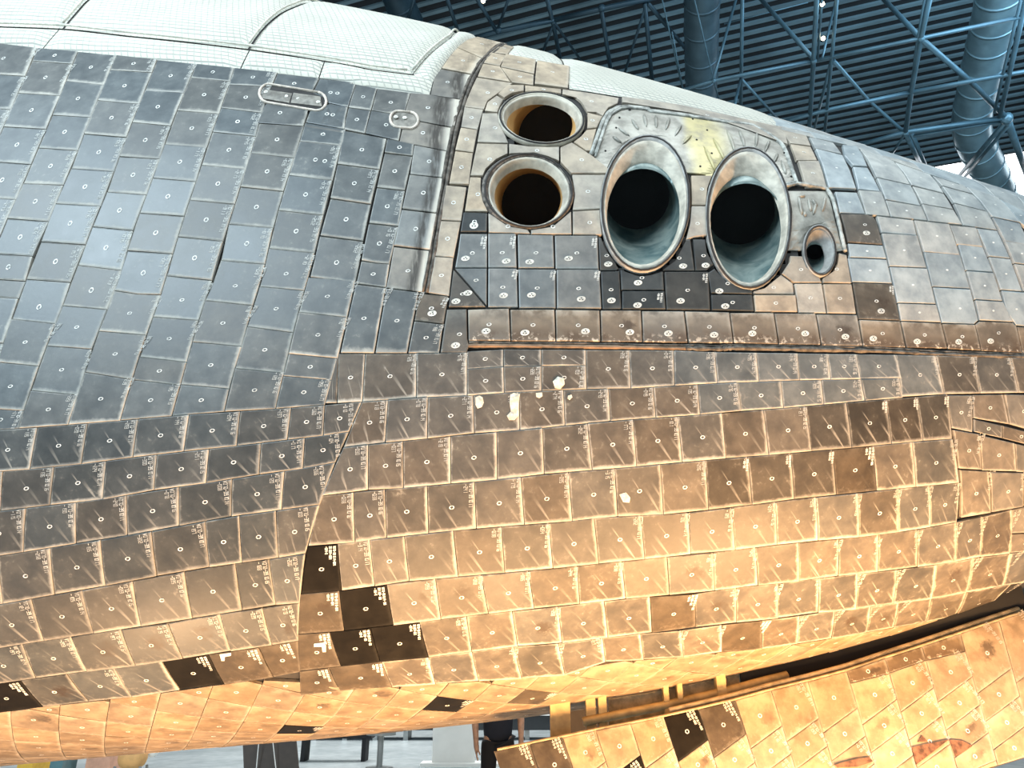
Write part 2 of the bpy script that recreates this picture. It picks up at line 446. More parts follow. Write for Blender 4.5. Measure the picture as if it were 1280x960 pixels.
M;1687,-3957 1805,-3958 1867,-4581 1747,-4554
C;-479,1144 -373,1100 -390,705 -493,754
K;1272,334 1386,336 1412,296 1421,193 1426,-214 1278,-164
Mb;1241,-1753 1403,-1802 1419,-2102 1251,-2066
M;-150,-1523 -29,-1536 -27,-1839 -148,-1829
B;-86,192 13,167 16,-263 -84,-227
S;-371,1247 -244,1166 -248,840 -377,891
R;1268,1884 1387,1833 1375,884 1251,851
M;-29,-1536 98,-1571 97,-1858 -27,-1839
E;-1192,-4843 -1098,-5027 -1173,-5429 -1305,-5179 -1247,-4857
M;329,-4754 470,-4769 506,-5270 353,-5192
M;1107,-4922 1262,-4965 1328,-5637 1167,-5558
Ln;-1864,-4481 -1683,-4441 -1675,-4903 -1862,-4931
R;1265,-412 1433,-449 1436,-817 1267,-771
C;-2017,1292 -1830,1217 -1834,906 -2011,976
F;185,1269 230,1355 308,1154 366,966 356,899 222,888 183,1045
Mb;1096,-2032 1251,-2066 1263,-2329 1101,-2322
M;1262,-4965 1426,-5038 1500,-5700 1328,-5637
E;-891,-4875 -759,-5131 -834,-5527 -966,-5280
L;-608,-1764 -489,-1773 -527,-2089 -609,-2102
E;-935,-4788 -891,-4875 -966,-5280 -1098,-5027 -1059,-4812
C;-330,-865 -233,-944 -243,-1299 -346,-1259
X;1628,-2796 1741,-2892 1764,-3338 1659,-3273
C;-979,1740 -970,1814 -799,1689 -804,1483 -985,1529
S;-303,2544 -173,2490 -205,1964 -330,2005 -325,2327
E;-1728,-4914 -1645,-5078 -1720,-5485 -1852,-5234 -1796,-4924
E;-1438,-4923 -1305,-5179 -1380,-5578 -1512,-5331
X;1720,-2401 1858,-2440 1882,-2828 1719,-2689
F;1146,-784 1264,-802 1264,-1224 1147,-1193
Mk;-748,-4712 -645,-4709 -633,-5135 -777,-5148
K;-317,-496 -218,-579 -231,-935 -330,-853
Mb;1011,-1683 1128,-1719 1133,-2040 1013,-2013
Q;1622,-1435 1766,-1476 1775,-1841 1632,-1784
X;1602,-2365 1716,-2405 1716,-2864 1624,-2776
E;-1098,-5027 -966,-5280 -1041,-5674 -1173,-5429
F;1033,-755 1142,-775 1143,-1193 1034,-1161
C;-1848,478 -1694,411 -1692,223 -1851,293
F;-149,2448 0,2414 -11,2343 -64,2123 -101,1972 -113,1819 -191,1838 -174,2098
Mb;1251,-2066 1408,-2100 1418,-2341 1263,-2329
N;385,-706 537,-753 537,-996 381,-952
C;-735,1258 -646,1229 -661,849 -743,894
Fc;112,3304 263,3354 236,2474 94,2459
M;1558,-5091 1727,-5199 1829,-5939 1643,-5799
E;-1457,-4885 -1438,-4923 -1512,-5331 -1645,-5078 -1613,-4898
R;1779,-662 1905,-702 1919,-1150 1788,-1107
C;-800,1528 -639,1442 -644,1239 -805,1296
F;-270,0 -205,-43 -215,-575 -287,-501
R;1513,2413 1644,2056 1641,1184 1491,1262
Mb;1128,-1719 1241,-1753 1251,-2066 1133,-2040
E;-1645,-5078 -1512,-5331 -1587,-5730 -1720,-5485
E;-759,-5131 -626,-5382 -701,-5772 -834,-5527
F;-134,1284 -17,1287 -17,1151 -60,1071 -100,938 -110,858 -155,859
C;-793,1671 -726,1777 -653,1760 -643,1442 -798,1528
M;1910,-5277 2173,-5467 2196,-6414 2012,-6117
C;-547,2059 -411,2021 -422,1720 -481,1675 -553,1712
C;-789,2173 -651,2142 -656,1776 -727,1800 -754,1886 -800,1938
F;-244,748 -167,718 -182,342 -255,367
M;98,-1373 249,-1425 249,-1614 98,-1571
N;312,-411 379,-430 379,-947 312,-931
F;-255,359 -183,334 -204,-35 -270,9
M;1727,-5199 1910,-5277 2012,-6117 1829,-5939
C;-1159,2303 -971,2249 -974,2016 -1150,2039
F;869,-884 1029,-920 1029,-1153 867,-1110
K;-204,-210 -90,-769 -216,-724
C;-2337,2325 -2063,2227 -2036,1825 -2290,1910
E;-456,-5166 -419,-5235 -494,-5629 -626,-5382 -582,-5145
E;-1305,-5179 -1173,-5429 -1248,-5821 -1380,-5578
R;1772,-192 1889,-250 1906,-687 1776,-650
R;1444,-1113 1610,-1161 1617,-1414 1444,-1357
F;220,395 321,403 321,224 324,93 217,120
C;-554,1704 -480,1667 -467,1501 -427,1454 -431,1294 -562,1391
R;1905,-431 2010,-468 2029,-1005 1925,-970
M;1426,-5038 1558,-5091 1643,-5799 1500,-5700
C;-523,30 -424,-43 -431,-366 -534,-260
E;-419,-5235 -287,-5486 -362,-5874 -494,-5629
N;383,-408 405,-474 457,-521 511,-508 539,-473 537,-734 382,-692
F;212,2435 357,2445 452,2426 441,2269 398,2128 368,1914 343,1978 305,1962 284,2185 253,2320 208,2302
E;-128,-5250 -80,-5343 -155,-5735 -287,-5486 -237,-5220
N;708,-844 863,-882 863,-1105 704,-1050
R;1490,1243 1641,1161 1646,603 1491,695
R;1927,-980 2047,-1026 2025,-1555 1964,-1523 1930,-1330
C;-799,1511 -643,1428 -642,1246 -801,1302
F;-118,1756 -59,1774 -49,1578 -26,1409 -15,1302 -134,1302
M;-30,-1326 98,-1373 98,-1571 -29,-1536
M;-151,-1311 -30,-1326 -29,-1536 -150,-1523
X;1865,-2443 2029,-2507 2026,-2992 1887,-2830
E;-966,-5280 -834,-5527 -908,-5916 -1041,-5674
E;-1852,-5234 -1720,-5485 -1794,-5884 -1927,-5641
C;-1857,170 -1699,99 -1710,-428 -1869,-281
F;-216,1173 -148,1148 -159,753 -232,766
F;988,-606 1026,-434 1032,-344 1079,-357 1090,-530 1137,-695 1142,-762 1031,-742
R;1936,1497 2072,1266 2116,343 1979,461
C;-1705,2497 -1509,2422 -1499,2217 -1690,2266
R;1790,-1121 1921,-1162 1950,-1471 1791,-1417
R;1815,771 1965,617 1983,69 1820,168
Sc;-250,3231 -134,2979 -172,2507 -301,2560
E;191,-5322 260,-5454 185,-5846 52,-5595 102,-5335
E;-80,-5343 52,-5595 -22,-5983 -155,-5735
B;-200,-195 -88,-238 -87,-753
E;467,-5311 599,-5571 524,-5967 392,-5709
C;-970,2234 -792,2182 -805,1941 -893,1994 -973,2028
E;432,-5243 467,-5311 392,-5709 260,-5454 296,-5258
E;-1512,-5331 -1380,-5578 -1455,-5971 -1587,-5730
C;-759,2163 -637,2108 -647,1744 -725,1799 -738,1900
E;-626,-5382 -494,-5629 -569,-6015 -701,-5772
M;2028,-4673 2258,-4819 2377,-5668 2119,-5406
F;1156,1416 1254,1507 1246,853 1152,834
R;1429,314 1590,247 1590,-67 1433,-13
R;1382,864 1485,875 1490,314 1384,341
R;1882,97 1982,47 2008,-458 1904,-421
C;-1328,2358 -1159,2303 -1151,2090 -1323,2143
C;-2106,2649 -1895,2567 -1878,2369 -2082,2445
R;1647,2036 1788,1776 1790,1069 1647,1186
E;-1173,-5429 -1041,-5674 -1116,-6061 -1248,-5821
E;260,-5454 392,-5709 317,-6100 185,-5846
E;-582,-5145 -626,-5382 -759,-5131 -722,-4929
F;-156,847 -116,840 -115,682 -105,541 -88,434 -171,447
En;-287,-5486 -155,-5735 -230,-6120 -362,-5874
F;670,440 726,440 718,202 717,17 666,1 634,-32 658,208
R;1490,680 1647,588 1656,248 1493,311
R;1978,442 2111,314 2125,-233 2005,-155
E;778,-5374 806,-5430 731,-5832 599,-5571 641,-5343
R;1274,784 1373,808 1381,344 1269,351
C;-636,2109 -548,2059 -555,1711 -646,1745
E;806,-5430 938,-5697 864,-6097 731,-5832
C;-645,1740 -556,1702 -563,1391 -648,1449
N;538,-454 588,-331 637,-19 652,-22 656,-494 540,-466
E;-834,-5527 -701,-5772 -776,-6156 -908,-5916
E;-1720,-5485 -1587,-5730 -1662,-6124 -1794,-5884
F;688,924 772,944 744,721 727,455 672,455
N;-175,438 -90,414 -90,209 -184,228
R;1279,-179 1428,-225 1432,-435 1275,-399
C;-1726,-1275 -1586,-1386 -1595,-1591 -1734,-1553
R;1654,653 1797,571 1816,179 1658,238
C;-724,1792 -647,1740 -650,1449 -741,1501 -734,1642
E;-1247,-4857 -1305,-5179 -1438,-4923 -1431,-4884
Sc;-249,3259 -176,4269 -54,4164 -105,3338 -132,2997
R;1754,160 1878,104 1887,-260 1766,-215
Ek;52,-5595 185,-5846 110,-6233 -22,-5983
F;1148,-705 1195,-626 1225,-463 1234,-329 1263,-363 1262,-793 1147,-767
R;1649,1159 1788,1043 1797,584 1655,665
N;661,-19 707,-33 709,-225 728,-423 701,-500 658,-497
E;-1380,-5578 -1248,-5821 -1323,-6209 -1455,-5971
E;599,-5571 731,-5832 657,-6227 524,-5967
Fc;-30,3339 109,3338 96,2763 -51,2831
E;-494,-5629 -362,-5874 -437,-6258 -569,-6015
N;703,-534 729,-483 748,-622 798,-770 865,-836 864,-868 709,-821
C;-1851,293 -1692,223 -1699,99 -1857,170
F;-14,1287 62,1259 139,1260 182,1274 179,1062 137,1122 84,1168 -14,1146
F;869,-833 913,-800 985,-619 1027,-754 1026,-906 870,-865
R;1404,1488 1475,1545 1482,881 1382,882
M;1909,-1971 2092,-2040 2116,-2517 1932,-2447
E;-1041,-5674 -908,-5916 -983,-6300 -1116,-6061
E;-1927,-5641 -1794,-5884 -1869,-6281 -2002,-6042
E;1146,-5558 1278,-5833 1203,-6242 1071,-5966
R;1801,1319 1941,1195 1964,642 1816,795
F;-200,1496 -134,1473 -147,1155 -216,1184
E;-155,-5735 -22,-5983 -97,-6367 -230,-6120
E;392,-5709 524,-5967 449,-6356 317,-6100
C;-2011,976 -1834,906 -1846,606 -2006,673
E;1142,-5550 1071,-5966 938,-5697 979,-5475
C;-735,1486 -647,1432 -644,1235 -734,1272
E;-1587,-5730 -1455,-5971 -1530,-6361 -1662,-6124
E;-701,-5772 -569,-6015 -644,-6397 -776,-6156
X;1948,-3959 2078,-3960 2131,-4411 1982,-4315
E;-722,-4929 -759,-5131 -891,-4875 -879,-4807
E;938,-5697 1071,-5966 996,-6367 864,-6097
F;-191,1824 -115,1810 -134,1482 -199,1509
R;2057,2331 2207,2331 2207,617 2057,1285
M;-582,-1171 -574,-1175 -569,-1758 -608,-1743
C;-476,1321 -372,1253 -373,1108 -479,1150
R;2005,-150 2127,-218 2135,-591 2022,-538
X;1722,-2702 1848,-2830 1849,-2987 1722,-2857
E;-237,-5220 -287,-5486 -419,-5235 -408,-5175
E;185,-5846 317,-6100 242,-6486 110,-6233
Fc;-127,2828 -54,2813 -8,2424 -147,2465
E;-1248,-5821 -1116,-6061 -1190,-6447 -1323,-6209
F;-87,412 -50,308 7,231 57,199 65,158 -85,201
N;310,87 319,70 335,-97 377,-387 370,-416 310,-398
E;-362,-5874 -230,-6120 -304,-6502 -437,-6258
E;731,-5832 864,-6097 789,-6493 657,-6227
F;66,193 130,195 186,255 215,391 214,123 66,153
Fc;-51,2798 94,2727 89,2434 0,2425
R;1431,2332 1511,2468 1475,1570 1406,1513 1392,1804
R;1907,2743 2057,2743 2057,1285 1907,1546
E;102,-5335 52,-5595 -80,-5343 -66,-5271
E;1485,-5698 1617,-5985 1543,-6404 1410,-6115
F;1159,1897 1254,1942 1248,1518 1150,1424
En;-908,-5916 -776,-6156 -851,-6539 -983,-6300
E;-1794,-5884 -1662,-6124 -1737,-6518 -1869,-6281
X;1852,-2831 2027,-3025 2030,-3185 1853,-2992
E;1485,-5697 1410,-6115 1278,-5833 1314,-5631
E;-22,-5983 110,-6233 35,-6617 -97,-6367
E;524,-5967 657,-6227 582,-6618 449,-6356
E;1278,-5833 1410,-6115 1335,-6525 1203,-6242
X;1914,-3085 2031,-3202 2045,-3530 1933,-3449
R;2207,2615 2357,2615 2357,385 2207,617
E;-1455,-5971 -1323,-6209 -1398,-6598 -1530,-6361
E;-569,-6015 -437,-6258 -511,-6640 -644,-6397
F;294,1598 335,1637 303,1242 286,1239 238,1371 270,1475
X;1984,-4332 2133,-4429 2187,-4777 2026,-4664
R;1757,2492 1907,2492 1907,1546 1757,1816
E;1071,-5966 1203,-6242 1128,-6645 996,-6367
E;641,-5343 599,-5571 467,-5311 477,-5257
E;-1116,-6061 -983,-6300 -1058,-6685 -1190,-6447
R;1280,2352 1389,2335 1385,1870 1267,1899
E;-2002,-6042 -1869,-6281 -1944,-6680 -2076,-6443
E;317,-6100 449,-6356 375,-6744 242,-6486
F;1157,2392 1270,2378 1254,1952 1159,1907 1156,2094
C;-2290,1910 -2036,1825 -2021,1455 -2259,1540
E;-230,-6120 -97,-6367 -172,-6750 -304,-6502
E;864,-6097 996,-6367 921,-6765 789,-6493
E;-776,-6156 -644,-6397 -719,-6780 -851,-6539
E;-1984,-4975 -1852,-5234 -1927,-5641 -2059,-5391
E;-1662,-6124 -1530,-6361 -1605,-6753 -1737,-6518
E;-1059,-4812 -1098,-5027 -1192,-4843
R;1795,1735 1931,1585 1942,1220 1803,1344
E;110,-6233 242,-6486 167,-6872 35,-6617
E;979,-5475 938,-5697 806,-5430 815,-5382
E;1617,-5985 1750,-6281 1675,-6704 1543,-6404
R;2074,1255 2186,704 2151,122 2119,319
E;-1323,-6209 -1190,-6447 -1265,-6835 -1398,-6598
E;-437,-6258 -304,-6502 -379,-6885 -511,-6640
E;1889,-5999 1957,-6157 1882,-6589 1750,-6281 1811,-5928
E;657,-6227 789,-6493 714,-6886 582,-6618
Fc;-100,3272 -26,3285 -54,2834 -125,2850
R;1457,2955 1607,2955 1607,2156 1457,2378
F;-59,2131 -17,2351 49,2398 48,2254 0,2180 -33,2063
F;-110,1796 -100,1956 -62,2105 -36,2037 -53,1869 -59,1788
E;-2059,-5391 -1927,-5641 -2002,-6042 -2134,-5800
E;1410,-6115 1543,-6404 1468,-6818 1335,-6525
R;1157,3130 1307,3130 1307,2584 1157,2584
R;2022,-551 2134,-604 2137,-1052 2035,-1005
E;1811,-5928 1750,-6281 1617,-5985 1649,-5806
E;-983,-6300 -851,-6539 -926,-6924 -1058,-6685
E;-1869,-6281 -1737,-6518 -1812,-6915 -1944,-6680
F;305,1945 366,1895 337,1653 296,1613 303,1794
E;-97,-6367 35,-6617 -40,-7002 -172,-6750
E;449,-6356 582,-6618 507,-7008 375,-6744
E;1203,-6242 1335,-6525 1261,-6932 1128,-6645
F;52,2400 208,2432 206,2311 134,2324 52,2256
L;-1806,-2985 -1642,-2967 -1648,-3485 -1816,-3517
E;-644,-6397 -511,-6640 -586,-7024 -719,-6780
R;1307,2734 1457,2734 1457,2378 1307,2348
L;-1795,-2031 -1630,-2061 -1631,-2497 -1795,-2488
Q;1967,-1544 2099,-1597 2092,-1984 1974,-1927
E;-1530,-6361 -1398,-6598 -1472,-6990 -1605,-6753
E;-2134,-5800 -2002,-6042 -2076,-6443 -2209,-6205
E;996,-6367 1128,-6645 1053,-7047 921,-6765
E;-1613,-4898 -1645,-5078 -1728,-4914
R;1607,2921 1757,2921 1757,2265 1607,2265
E;242,-6486 375,-6744 300,-7133 167,-6872
E;-1190,-6447 -1058,-6685 -1133,-7073 -1265,-6835
E;-2076,-6443 -1944,-6680 -2019,-7084 -2151,-6849
E;-304,-6502 -172,-6750 -247,-7135 -379,-6885
C;-1869,-281 -1710,-428 -1720,-1004 -1875,-872
E;789,-6493 921,-6765 846,-7163 714,-6886
E;1957,-6157 2089,-6473 2014,-6911 1882,-6589
E;-851,-6539 -719,-6780 -793,-7166 -926,-6924
R;1607,2265 1757,2265 1757,1816 1607,2156
Fc;-41,3992 7,3938 -22,3341 -98,3306
E;1314,-5631 1278,-5833 1146,-5558
R;1157,2584 1307,2584 1307,2348 1157,2392
E;-1737,-6518 -1605,-6753 -1679,-7151 -1812,-6915
E;1750,-6281 1882,-6589 1807,-7017 1675,-6704
E;-2209,-6205 -2076,-6443 -2151,-6849 -2284,-6612
E;35,-6617 167,-6872 93,-7259 -40,-7002
E;582,-6618 714,-6886 639,-7281 507,-7008
E;1543,-6404 1675,-6704 1600,-7124 1468,-6818
E;-1796,-4924 -1852,-5234 -1984,-4975 -1979,-4946
E;-511,-6640 -379,-6885 -454,-7271 -586,-7024
E;-1398,-6598 -1265,-6835 -1340,-7227 -1472,-6990
E;296,-5258 260,-5454 191,-5322
R;1307,3300 1457,3300 1457,2734 1307,2734
E;1335,-6525 1468,-6818 1393,-7231 1261,-6932
E;-1058,-6685 -926,-6924 -1001,-7313 -1133,-7073
E;-1944,-6680 -1812,-6915 -1887,-7320 -2019,-7084
E;-172,-6750 -40,-7002 -115,-7389 -247,-7135
E;375,-6744 507,-7008 432,-7401 300,-7133
E;1128,-6645 1261,-6932 1186,-7339 1053,-7047
E;1649,-5806 1617,-5985 1485,-5698
X;1970,-3489 2045,-3530 2077,-3953 2005,-3946
E;-719,-6780 -586,-7024 -661,-7412 -793,-7166
E;-1605,-6753 -1472,-6990 -1547,-7388 -1679,-7151
E;-2284,-6612 -2151,-6849 -2226,-7262 -2358,-7026
E;921,-6765 1053,-7047 979,-7449 846,-7163
R;2057,3114 2207,3114 2207,2331 2057,2331
E;167,-6872 300,-7133 225,-7524 93,-7259
E;2282,-6440 2221,-6804 2089,-6473 2120,-6291
E;-379,-6885 -247,-7135 -322,-7523 -454,-7271
E;-1265,-6835 -1133,-7073 -1208,-7467 -1340,-7227
E;-2151,-6849 -2019,-7084 -2094,-7497 -2226,-7262
E;714,-6886 846,-7163 771,-7562 639,-7281
E;2120,-6291 2089,-6473 1957,-6157 1970,-6080
E;-926,-6924 -793,-7166 -868,-7558 -1001,-7313
R;1607,3534 1757,3534 1757,2921 1607,2921
E;2089,-6473 2221,-6804 2147,-7250 2014,-6911
E;-1812,-6915 -1679,-7151 -1754,-7556 -1887,-7320
E;1882,-6589 2014,-6911 1939,-7346 1807,-7017
E;-40,-7002 93,-7259 18,-7651 -115,-7389
E;1675,-6704 1807,-7017 1732,-7444 1600,-7124
E;507,-7008 639,-7281 564,-7677 432,-7401
R;2035,-1017 2136,-1064 2115,-1589 2014,-1553
Ek;-586,-7024 -454,-7271 -529,-7662 -661,-7412
E;1468,-6818 1600,-7124 1525,-7543 1393,-7231
E;2336,-6455 2429,-6696 2354,-7155 2221,-6804 2282,-6440
C;-2006,673 -1846,606 -1850,314 -2015,385
E;-1472,-6990 -1340,-7227 -1415,-7627 -1547,-7388
E;1261,-6932 1393,-7231 1318,-7644 1186,-7339
R;1157,3656 1307,3656 1307,3130 1157,3130
E;300,-7133 432,-7401 357,-7796 225,-7524
E;-1133,-7073 -1001,-7313 -1075,-7709 -1208,-7467
E;-247,-7135 -115,-7389 -189,-7782 -322,-7523
E;-2358,-7026 -2226,-7262 -2301,-7685 -2433,-7449
E;-2019,-7084 -1887,-7320 -1961,-7733 -2094,-7497
E;1053,-7047 1186,-7339 1111,-7747 979,-7449
E;-793,-7166 -661,-7412 -736,-7806 -868,-7558
R;1757,3170 1907,3170 1907,2492 1757,2492
E;846,-7163 979,-7449 904,-7854 771,-7562
E;-1679,-7151 -1547,-7388 -1622,-7794 -1754,-7556
E;93,-7259 225,-7524 150,-7919 18,-7651
E;2462,-6492 2429,-6696 2336,-6455
R;1457,3538 1607,3538 1607,2955 1457,2955
E;-454,-7271 -322,-7523 -397,-7917 -529,-7662
E;-2566,-7213 -2433,-7449 -2508,-7884 -2640,-7648
E;-2226,-7262 -2094,-7497 -2169,-7921 -2301,-7685
E;639,-7281 771,-7562 697,-7964 564,-7677
E;-1340,-7227 -1208,-7467 -1283,-7868 -1415,-7627
E;-115,-7389 18,-7651 -57,-8046 -189,-7782
E;-1001,-7313 -868,-7558 -943,-7956 -1075,-7709
L;-1867,-1516 -1699,-1563 -1705,-2047 -1871,-2017
L;-1962,-1999 -1795,-2031 -1795,-2488 -1960,-2474
L;-1875,-2482 -1710,-2493 -1722,-2976 -1887,-2993
L;-1973,-2997 -1806,-2985 -1816,-3517 -1986,-3541
L;-1889,-3530 -1720,-3499 -1719,-3990 -1893,-4019
L;-1971,-4032 -1796,-4003 -1810,-4471 -1992,-4503
L;-2047,-4513 -1864,-4481 -1862,-4931 -2050,-4953
M;2092,-2040 2285,-2121 2313,-2596 2116,-2517
C;-2551,2887 -2421,2803 -2355,2437 -2481,2501
C;-2481,2501 -2355,2437 -2298,1988 -2414,2046
C;-2414,2046 -2298,1988 -2263,1593 -2370,1661
C;-2370,1661 -2263,1593 -2242,1248 -2339,1298
C;-2339,1298 -2242,1248 -2221,923 -2314,972
C;-2314,972 -2221,923 -2211,628 -2295,674
C;-2295,674 -2211,628 -2220,355 -2282,398
C;-2282,398 -2220,355 -2203,94 -2274,140
C;-2274,140 -2203,94 -2182,-396 -2235,-309
C;-2235,-309 -2182,-396 -2166,-958 -2186,-908
C;-2186,-908 -2166,-958 -2152,-1384 -2152,-1384
C;-2259,1540 -2021,1455 -2015,1128 -2239,1211
C;-2239,1211 -2015,1128 -2008,815 -2220,901
C;-2220,901 -2008,815 -2009,526 -2212,608
C;-2212,608 -2009,526 -2015,236 -2221,322
C;-2221,322 -2015,236 -2019,-81 -2199,43
C;-2199,43 -2019,-81 -2026,-689 -2177,-544
C;-2177,-544 -2026,-689 -2035,-1454 -2152,-1384
C;-2015,385 -1850,314 -1865,19 -2017,89
C;-2017,89 -1865,19 -1872,-572 -2022,-429
C;-2022,-429 -1872,-572 -1885,-1511 -2035,-1454
C;-1875,-872 -1720,-1004 -1734,-1553 -1885,-1511
E;-2557,-4980 -2531,-5033 -2606,-5462 -2738,-5200 -2701,-4984
E;-2342,-4975 -2399,-5297 -2531,-5033 -2522,-4979
E;-2531,-5033 -2399,-5297 -2473,-5716 -2606,-5462
E;-2606,-5462 -2473,-5716 -2548,-6132 -2680,-5885
E;-2680,-5885 -2548,-6132 -2623,-6550 -2755,-6308
E;-2162,-4967 -2191,-5135 -2272,-4973
E;-2272,-4973 -2191,-5135 -2266,-5552 -2399,-5297 -2342,-4975
E;-2399,-5297 -2266,-5552 -2341,-5963 -2473,-5716
E;-2473,-5716 -2341,-5963 -2416,-6374 -2548,-6132
E;-2548,-6132 -2416,-6374 -2491,-6789 -2623,-6550
E;-2623,-6550 -2491,-6789 -2566,-7213 -2698,-6975
E;-2698,-6975 -2566,-7213 -2640,-7648 -2773,-7411
E;-1998,-4948 -1984,-4975 -2059,-5391 -2191,-5135 -2162,-4967
E;-2191,-5135 -2059,-5391 -2134,-5800 -2266,-5552
E;-2266,-5552 -2134,-5800 -2209,-6205 -2341,-5963
E;-2341,-5963 -2209,-6205 -2284,-6612 -2416,-6374
E;-2416,-6374 -2284,-6612 -2358,-7026 -2491,-6789
E;-2491,-6789 -2358,-7026 -2433,-7449 -2566,-7213
E;-2640,-7648 -2508,-7884 -2583,-8332 -2715,-8097
E;-2715,-8097 -2583,-8332 -2658,-8791 -2790,-8559
E;-2433,-7449 -2301,-7685 -2376,-8120 -2508,-7884
E;-2508,-7884 -2376,-8120 -2451,-8566 -2583,-8332
E;-2583,-8332 -2451,-8566 -2486,-8778 -2637,-8827 -2658,-8791
E;-2301,-7685 -2169,-7921 -2243,-8355 -2376,-8120
E;-2376,-8120 -2243,-8355 -2317,-8792 -2451,-8566
E;-2094,-7497 -1961,-7733 -2036,-8157 -2169,-7921
E;-2169,-7921 -2036,-8157 -2111,-8591 -2243,-8355
E;-2243,-8355 -2111,-8591 -2144,-8782 -2305,-8824 -2318,-8800
E;-1887,-7320 -1754,-7556 -1829,-7971 -1961,-7733
E;-1961,-7733 -1829,-7971 -1904,-8395 -2036,-8157
E;-2036,-8157 -1904,-8395 -1973,-8793 -1996,-8797 -2111,-8591
E;-1754,-7556 -1622,-7794 -1697,-8210 -1829,-7971
E;-1829,-7971 -1697,-8210 -1772,-8634 -1904,-8395
E;-1904,-8395 -1772,-8634 -1798,-8786 -1978,-8821
E;-1547,-7388 -1415,-7627 -1490,-8034 -1622,-7794
E;-1622,-7794 -1490,-8034 -1565,-8451 -1697,-8210
E;-1697,-8210 -1565,-8451 -1625,-8793 -1679,-8802 -1772,-8634
E;-1415,-7627 -1283,-7868 -1357,-8277 -1490,-8034
E;-1490,-8034 -1357,-8277 -1432,-8694 -1565,-8451
E;-1565,-8451 -1432,-8694 -1449,-8789 -1629,-8813
E;-1208,-7467 -1075,-7709 -1150,-8113 -1283,-7868
E;-1283,-7868 -1150,-8113 -1225,-8523 -1357,-8277
E;-1357,-8277 -1225,-8523 -1274,-8795 -1372,-8805 -1432,-8694
E;-1075,-7709 -943,-7956 -1018,-8361 -1150,-8113
E;-1150,-8113 -1018,-8361 -1093,-8772 -1225,-8523
E;-868,-7558 -736,-7806 -811,-8206 -943,-7956
E;-943,-7956 -811,-8206 -886,-8613 -1018,-8361
E;-1018,-8361 -886,-8613 -919,-8798 -1076,-8804 -1093,-8772
E;-661,-7412 -529,-7662 -604,-8059 -736,-7806
E;-736,-7806 -604,-8059 -679,-8461 -811,-8206
E;-811,-8206 -679,-8461 -741,-8800 -788,-8800 -886,-8613
E;-529,-7662 -397,-7917 -471,-8317 -604,-8059
E;-604,-8059 -471,-8317 -546,-8721 -679,-8461
E;-679,-8461 -546,-8721 -561,-8802 -741,-8799
E;-322,-7523 -189,-7782 -264,-8179 -397,-7917
E;-397,-7917 -264,-8179 -339,-8581 -471,-8317
E;-471,-8317 -339,-8581 -380,-8804 -508,-8797 -546,-8721
E;-189,-7782 -57,-8046 -132,-8447 -264,-8179
E;-264,-8179 -132,-8447 -198,-8803 -231,-8800 -339,-8581
E;18,-7651 150,-7919 75,-8319 -57,-8046
E;-57,-8046 75,-8319 0,-8721 -132,-8447
E;-132,-8447 0,-8721 -16,-8811 -196,-8790
E;225,-7524 357,-7796 282,-8196 150,-7919
E;150,-7919 282,-8196 208,-8598 75,-8319
E;75,-8319 208,-8598 168,-8810 33,-8790 0,-8721
E;432,-7401 564,-7677 490,-8078 357,-7796
E;357,-7796 490,-8078 415,-8481 282,-8196
E;282,-8196 415,-8481 354,-8808 300,-8798 208,-8598
E;564,-7677 697,-7964 622,-8369 490,-8078
E;490,-8078 622,-8369 547,-8775 415,-8481
E;771,-7562 904,-7854 829,-8261 697,-7964
E;697,-7964 829,-8261 754,-8670 622,-8369
E;622,-8369 754,-8670 727,-8820 547,-8775
E;979,-7449 1111,-7747 1036,-8158 904,-7854
E;904,-7854 1036,-8158 961,-8569 829,-8261
E;829,-8261 961,-8569 916,-8818 803,-8784 754,-8670
E;1186,-7339 1318,-7644 1243,-8058 1111,-7747
E;1111,-7747 1243,-8058 1168,-8474 1036,-8158
E;1036,-8158 1168,-8474 1107,-8815 1056,-8797 961,-8569
E;1393,-7231 1525,-7543 1450,-7963 1318,-7644
E;1318,-7644 1450,-7963 1376,-8384 1243,-8058
E;1243,-8058 1376,-8384 1301,-8804 1168,-8474
E;1600,-7124 1732,-7444 1658,-7870 1525,-7543
E;1525,-7543 1658,-7870 1583,-8297 1450,-7963
E;1450,-7963 1583,-8297 1508,-8724 1376,-8384
E;1376,-8384 1508,-8724 1488,-8837 1308,-8761
E;1807,-7017 1939,-7346 1865,-7781 1732,-7444
E;1732,-7444 1865,-7781 1790,-8215 1658,-7870
E;1658,-7870 1790,-8215 1715,-8649 1583,-8297
E;1583,-8297 1715,-8649 1683,-8835 1521,-8758 1508,-8724
E;2014,-6911 2147,-7250 2072,-7694 1939,-7346
E;1939,-7346 2072,-7694 1997,-8138 1865,-7781
E;1865,-7781 1997,-8138 1922,-8579 1790,-8215
E;1790,-8215 1922,-8579 1879,-8833 1759,-8769 1715,-8649
E;2221,-6804 2354,-7155 2279,-7610 2147,-7250
E;2147,-7250 2279,-7610 2204,-8064 2072,-7694
E;2072,-7694 2204,-8064 2129,-8515 1997,-8138
E;1997,-8138 2129,-8515 2077,-8831 1992,-8780 1922,-8579
E;2354,-7155 2486,-7528 2411,-7994 2279,-7610
E;2279,-7610 2411,-7994 2336,-8457 2204,-8064
E;2204,-8064 2336,-8457 2276,-8829 2222,-8793 2129,-8515
E;2411,-7994 2544,-8404 2472,-8853 2459,-8843 2336,-8457
R;1157,4164 1307,4164 1307,3656 1157,3656
R;1157,4655 1307,4655 1307,4164 1157,4164
R;1157,5132 1307,5132 1307,4655 1157,4655
R;1157,5597 1307,5597 1307,5132 1157,5132
R;1157,6051 1307,6051 1307,5597 1157,5597
R;1157,6497 1307,6497 1307,6051 1157,6051
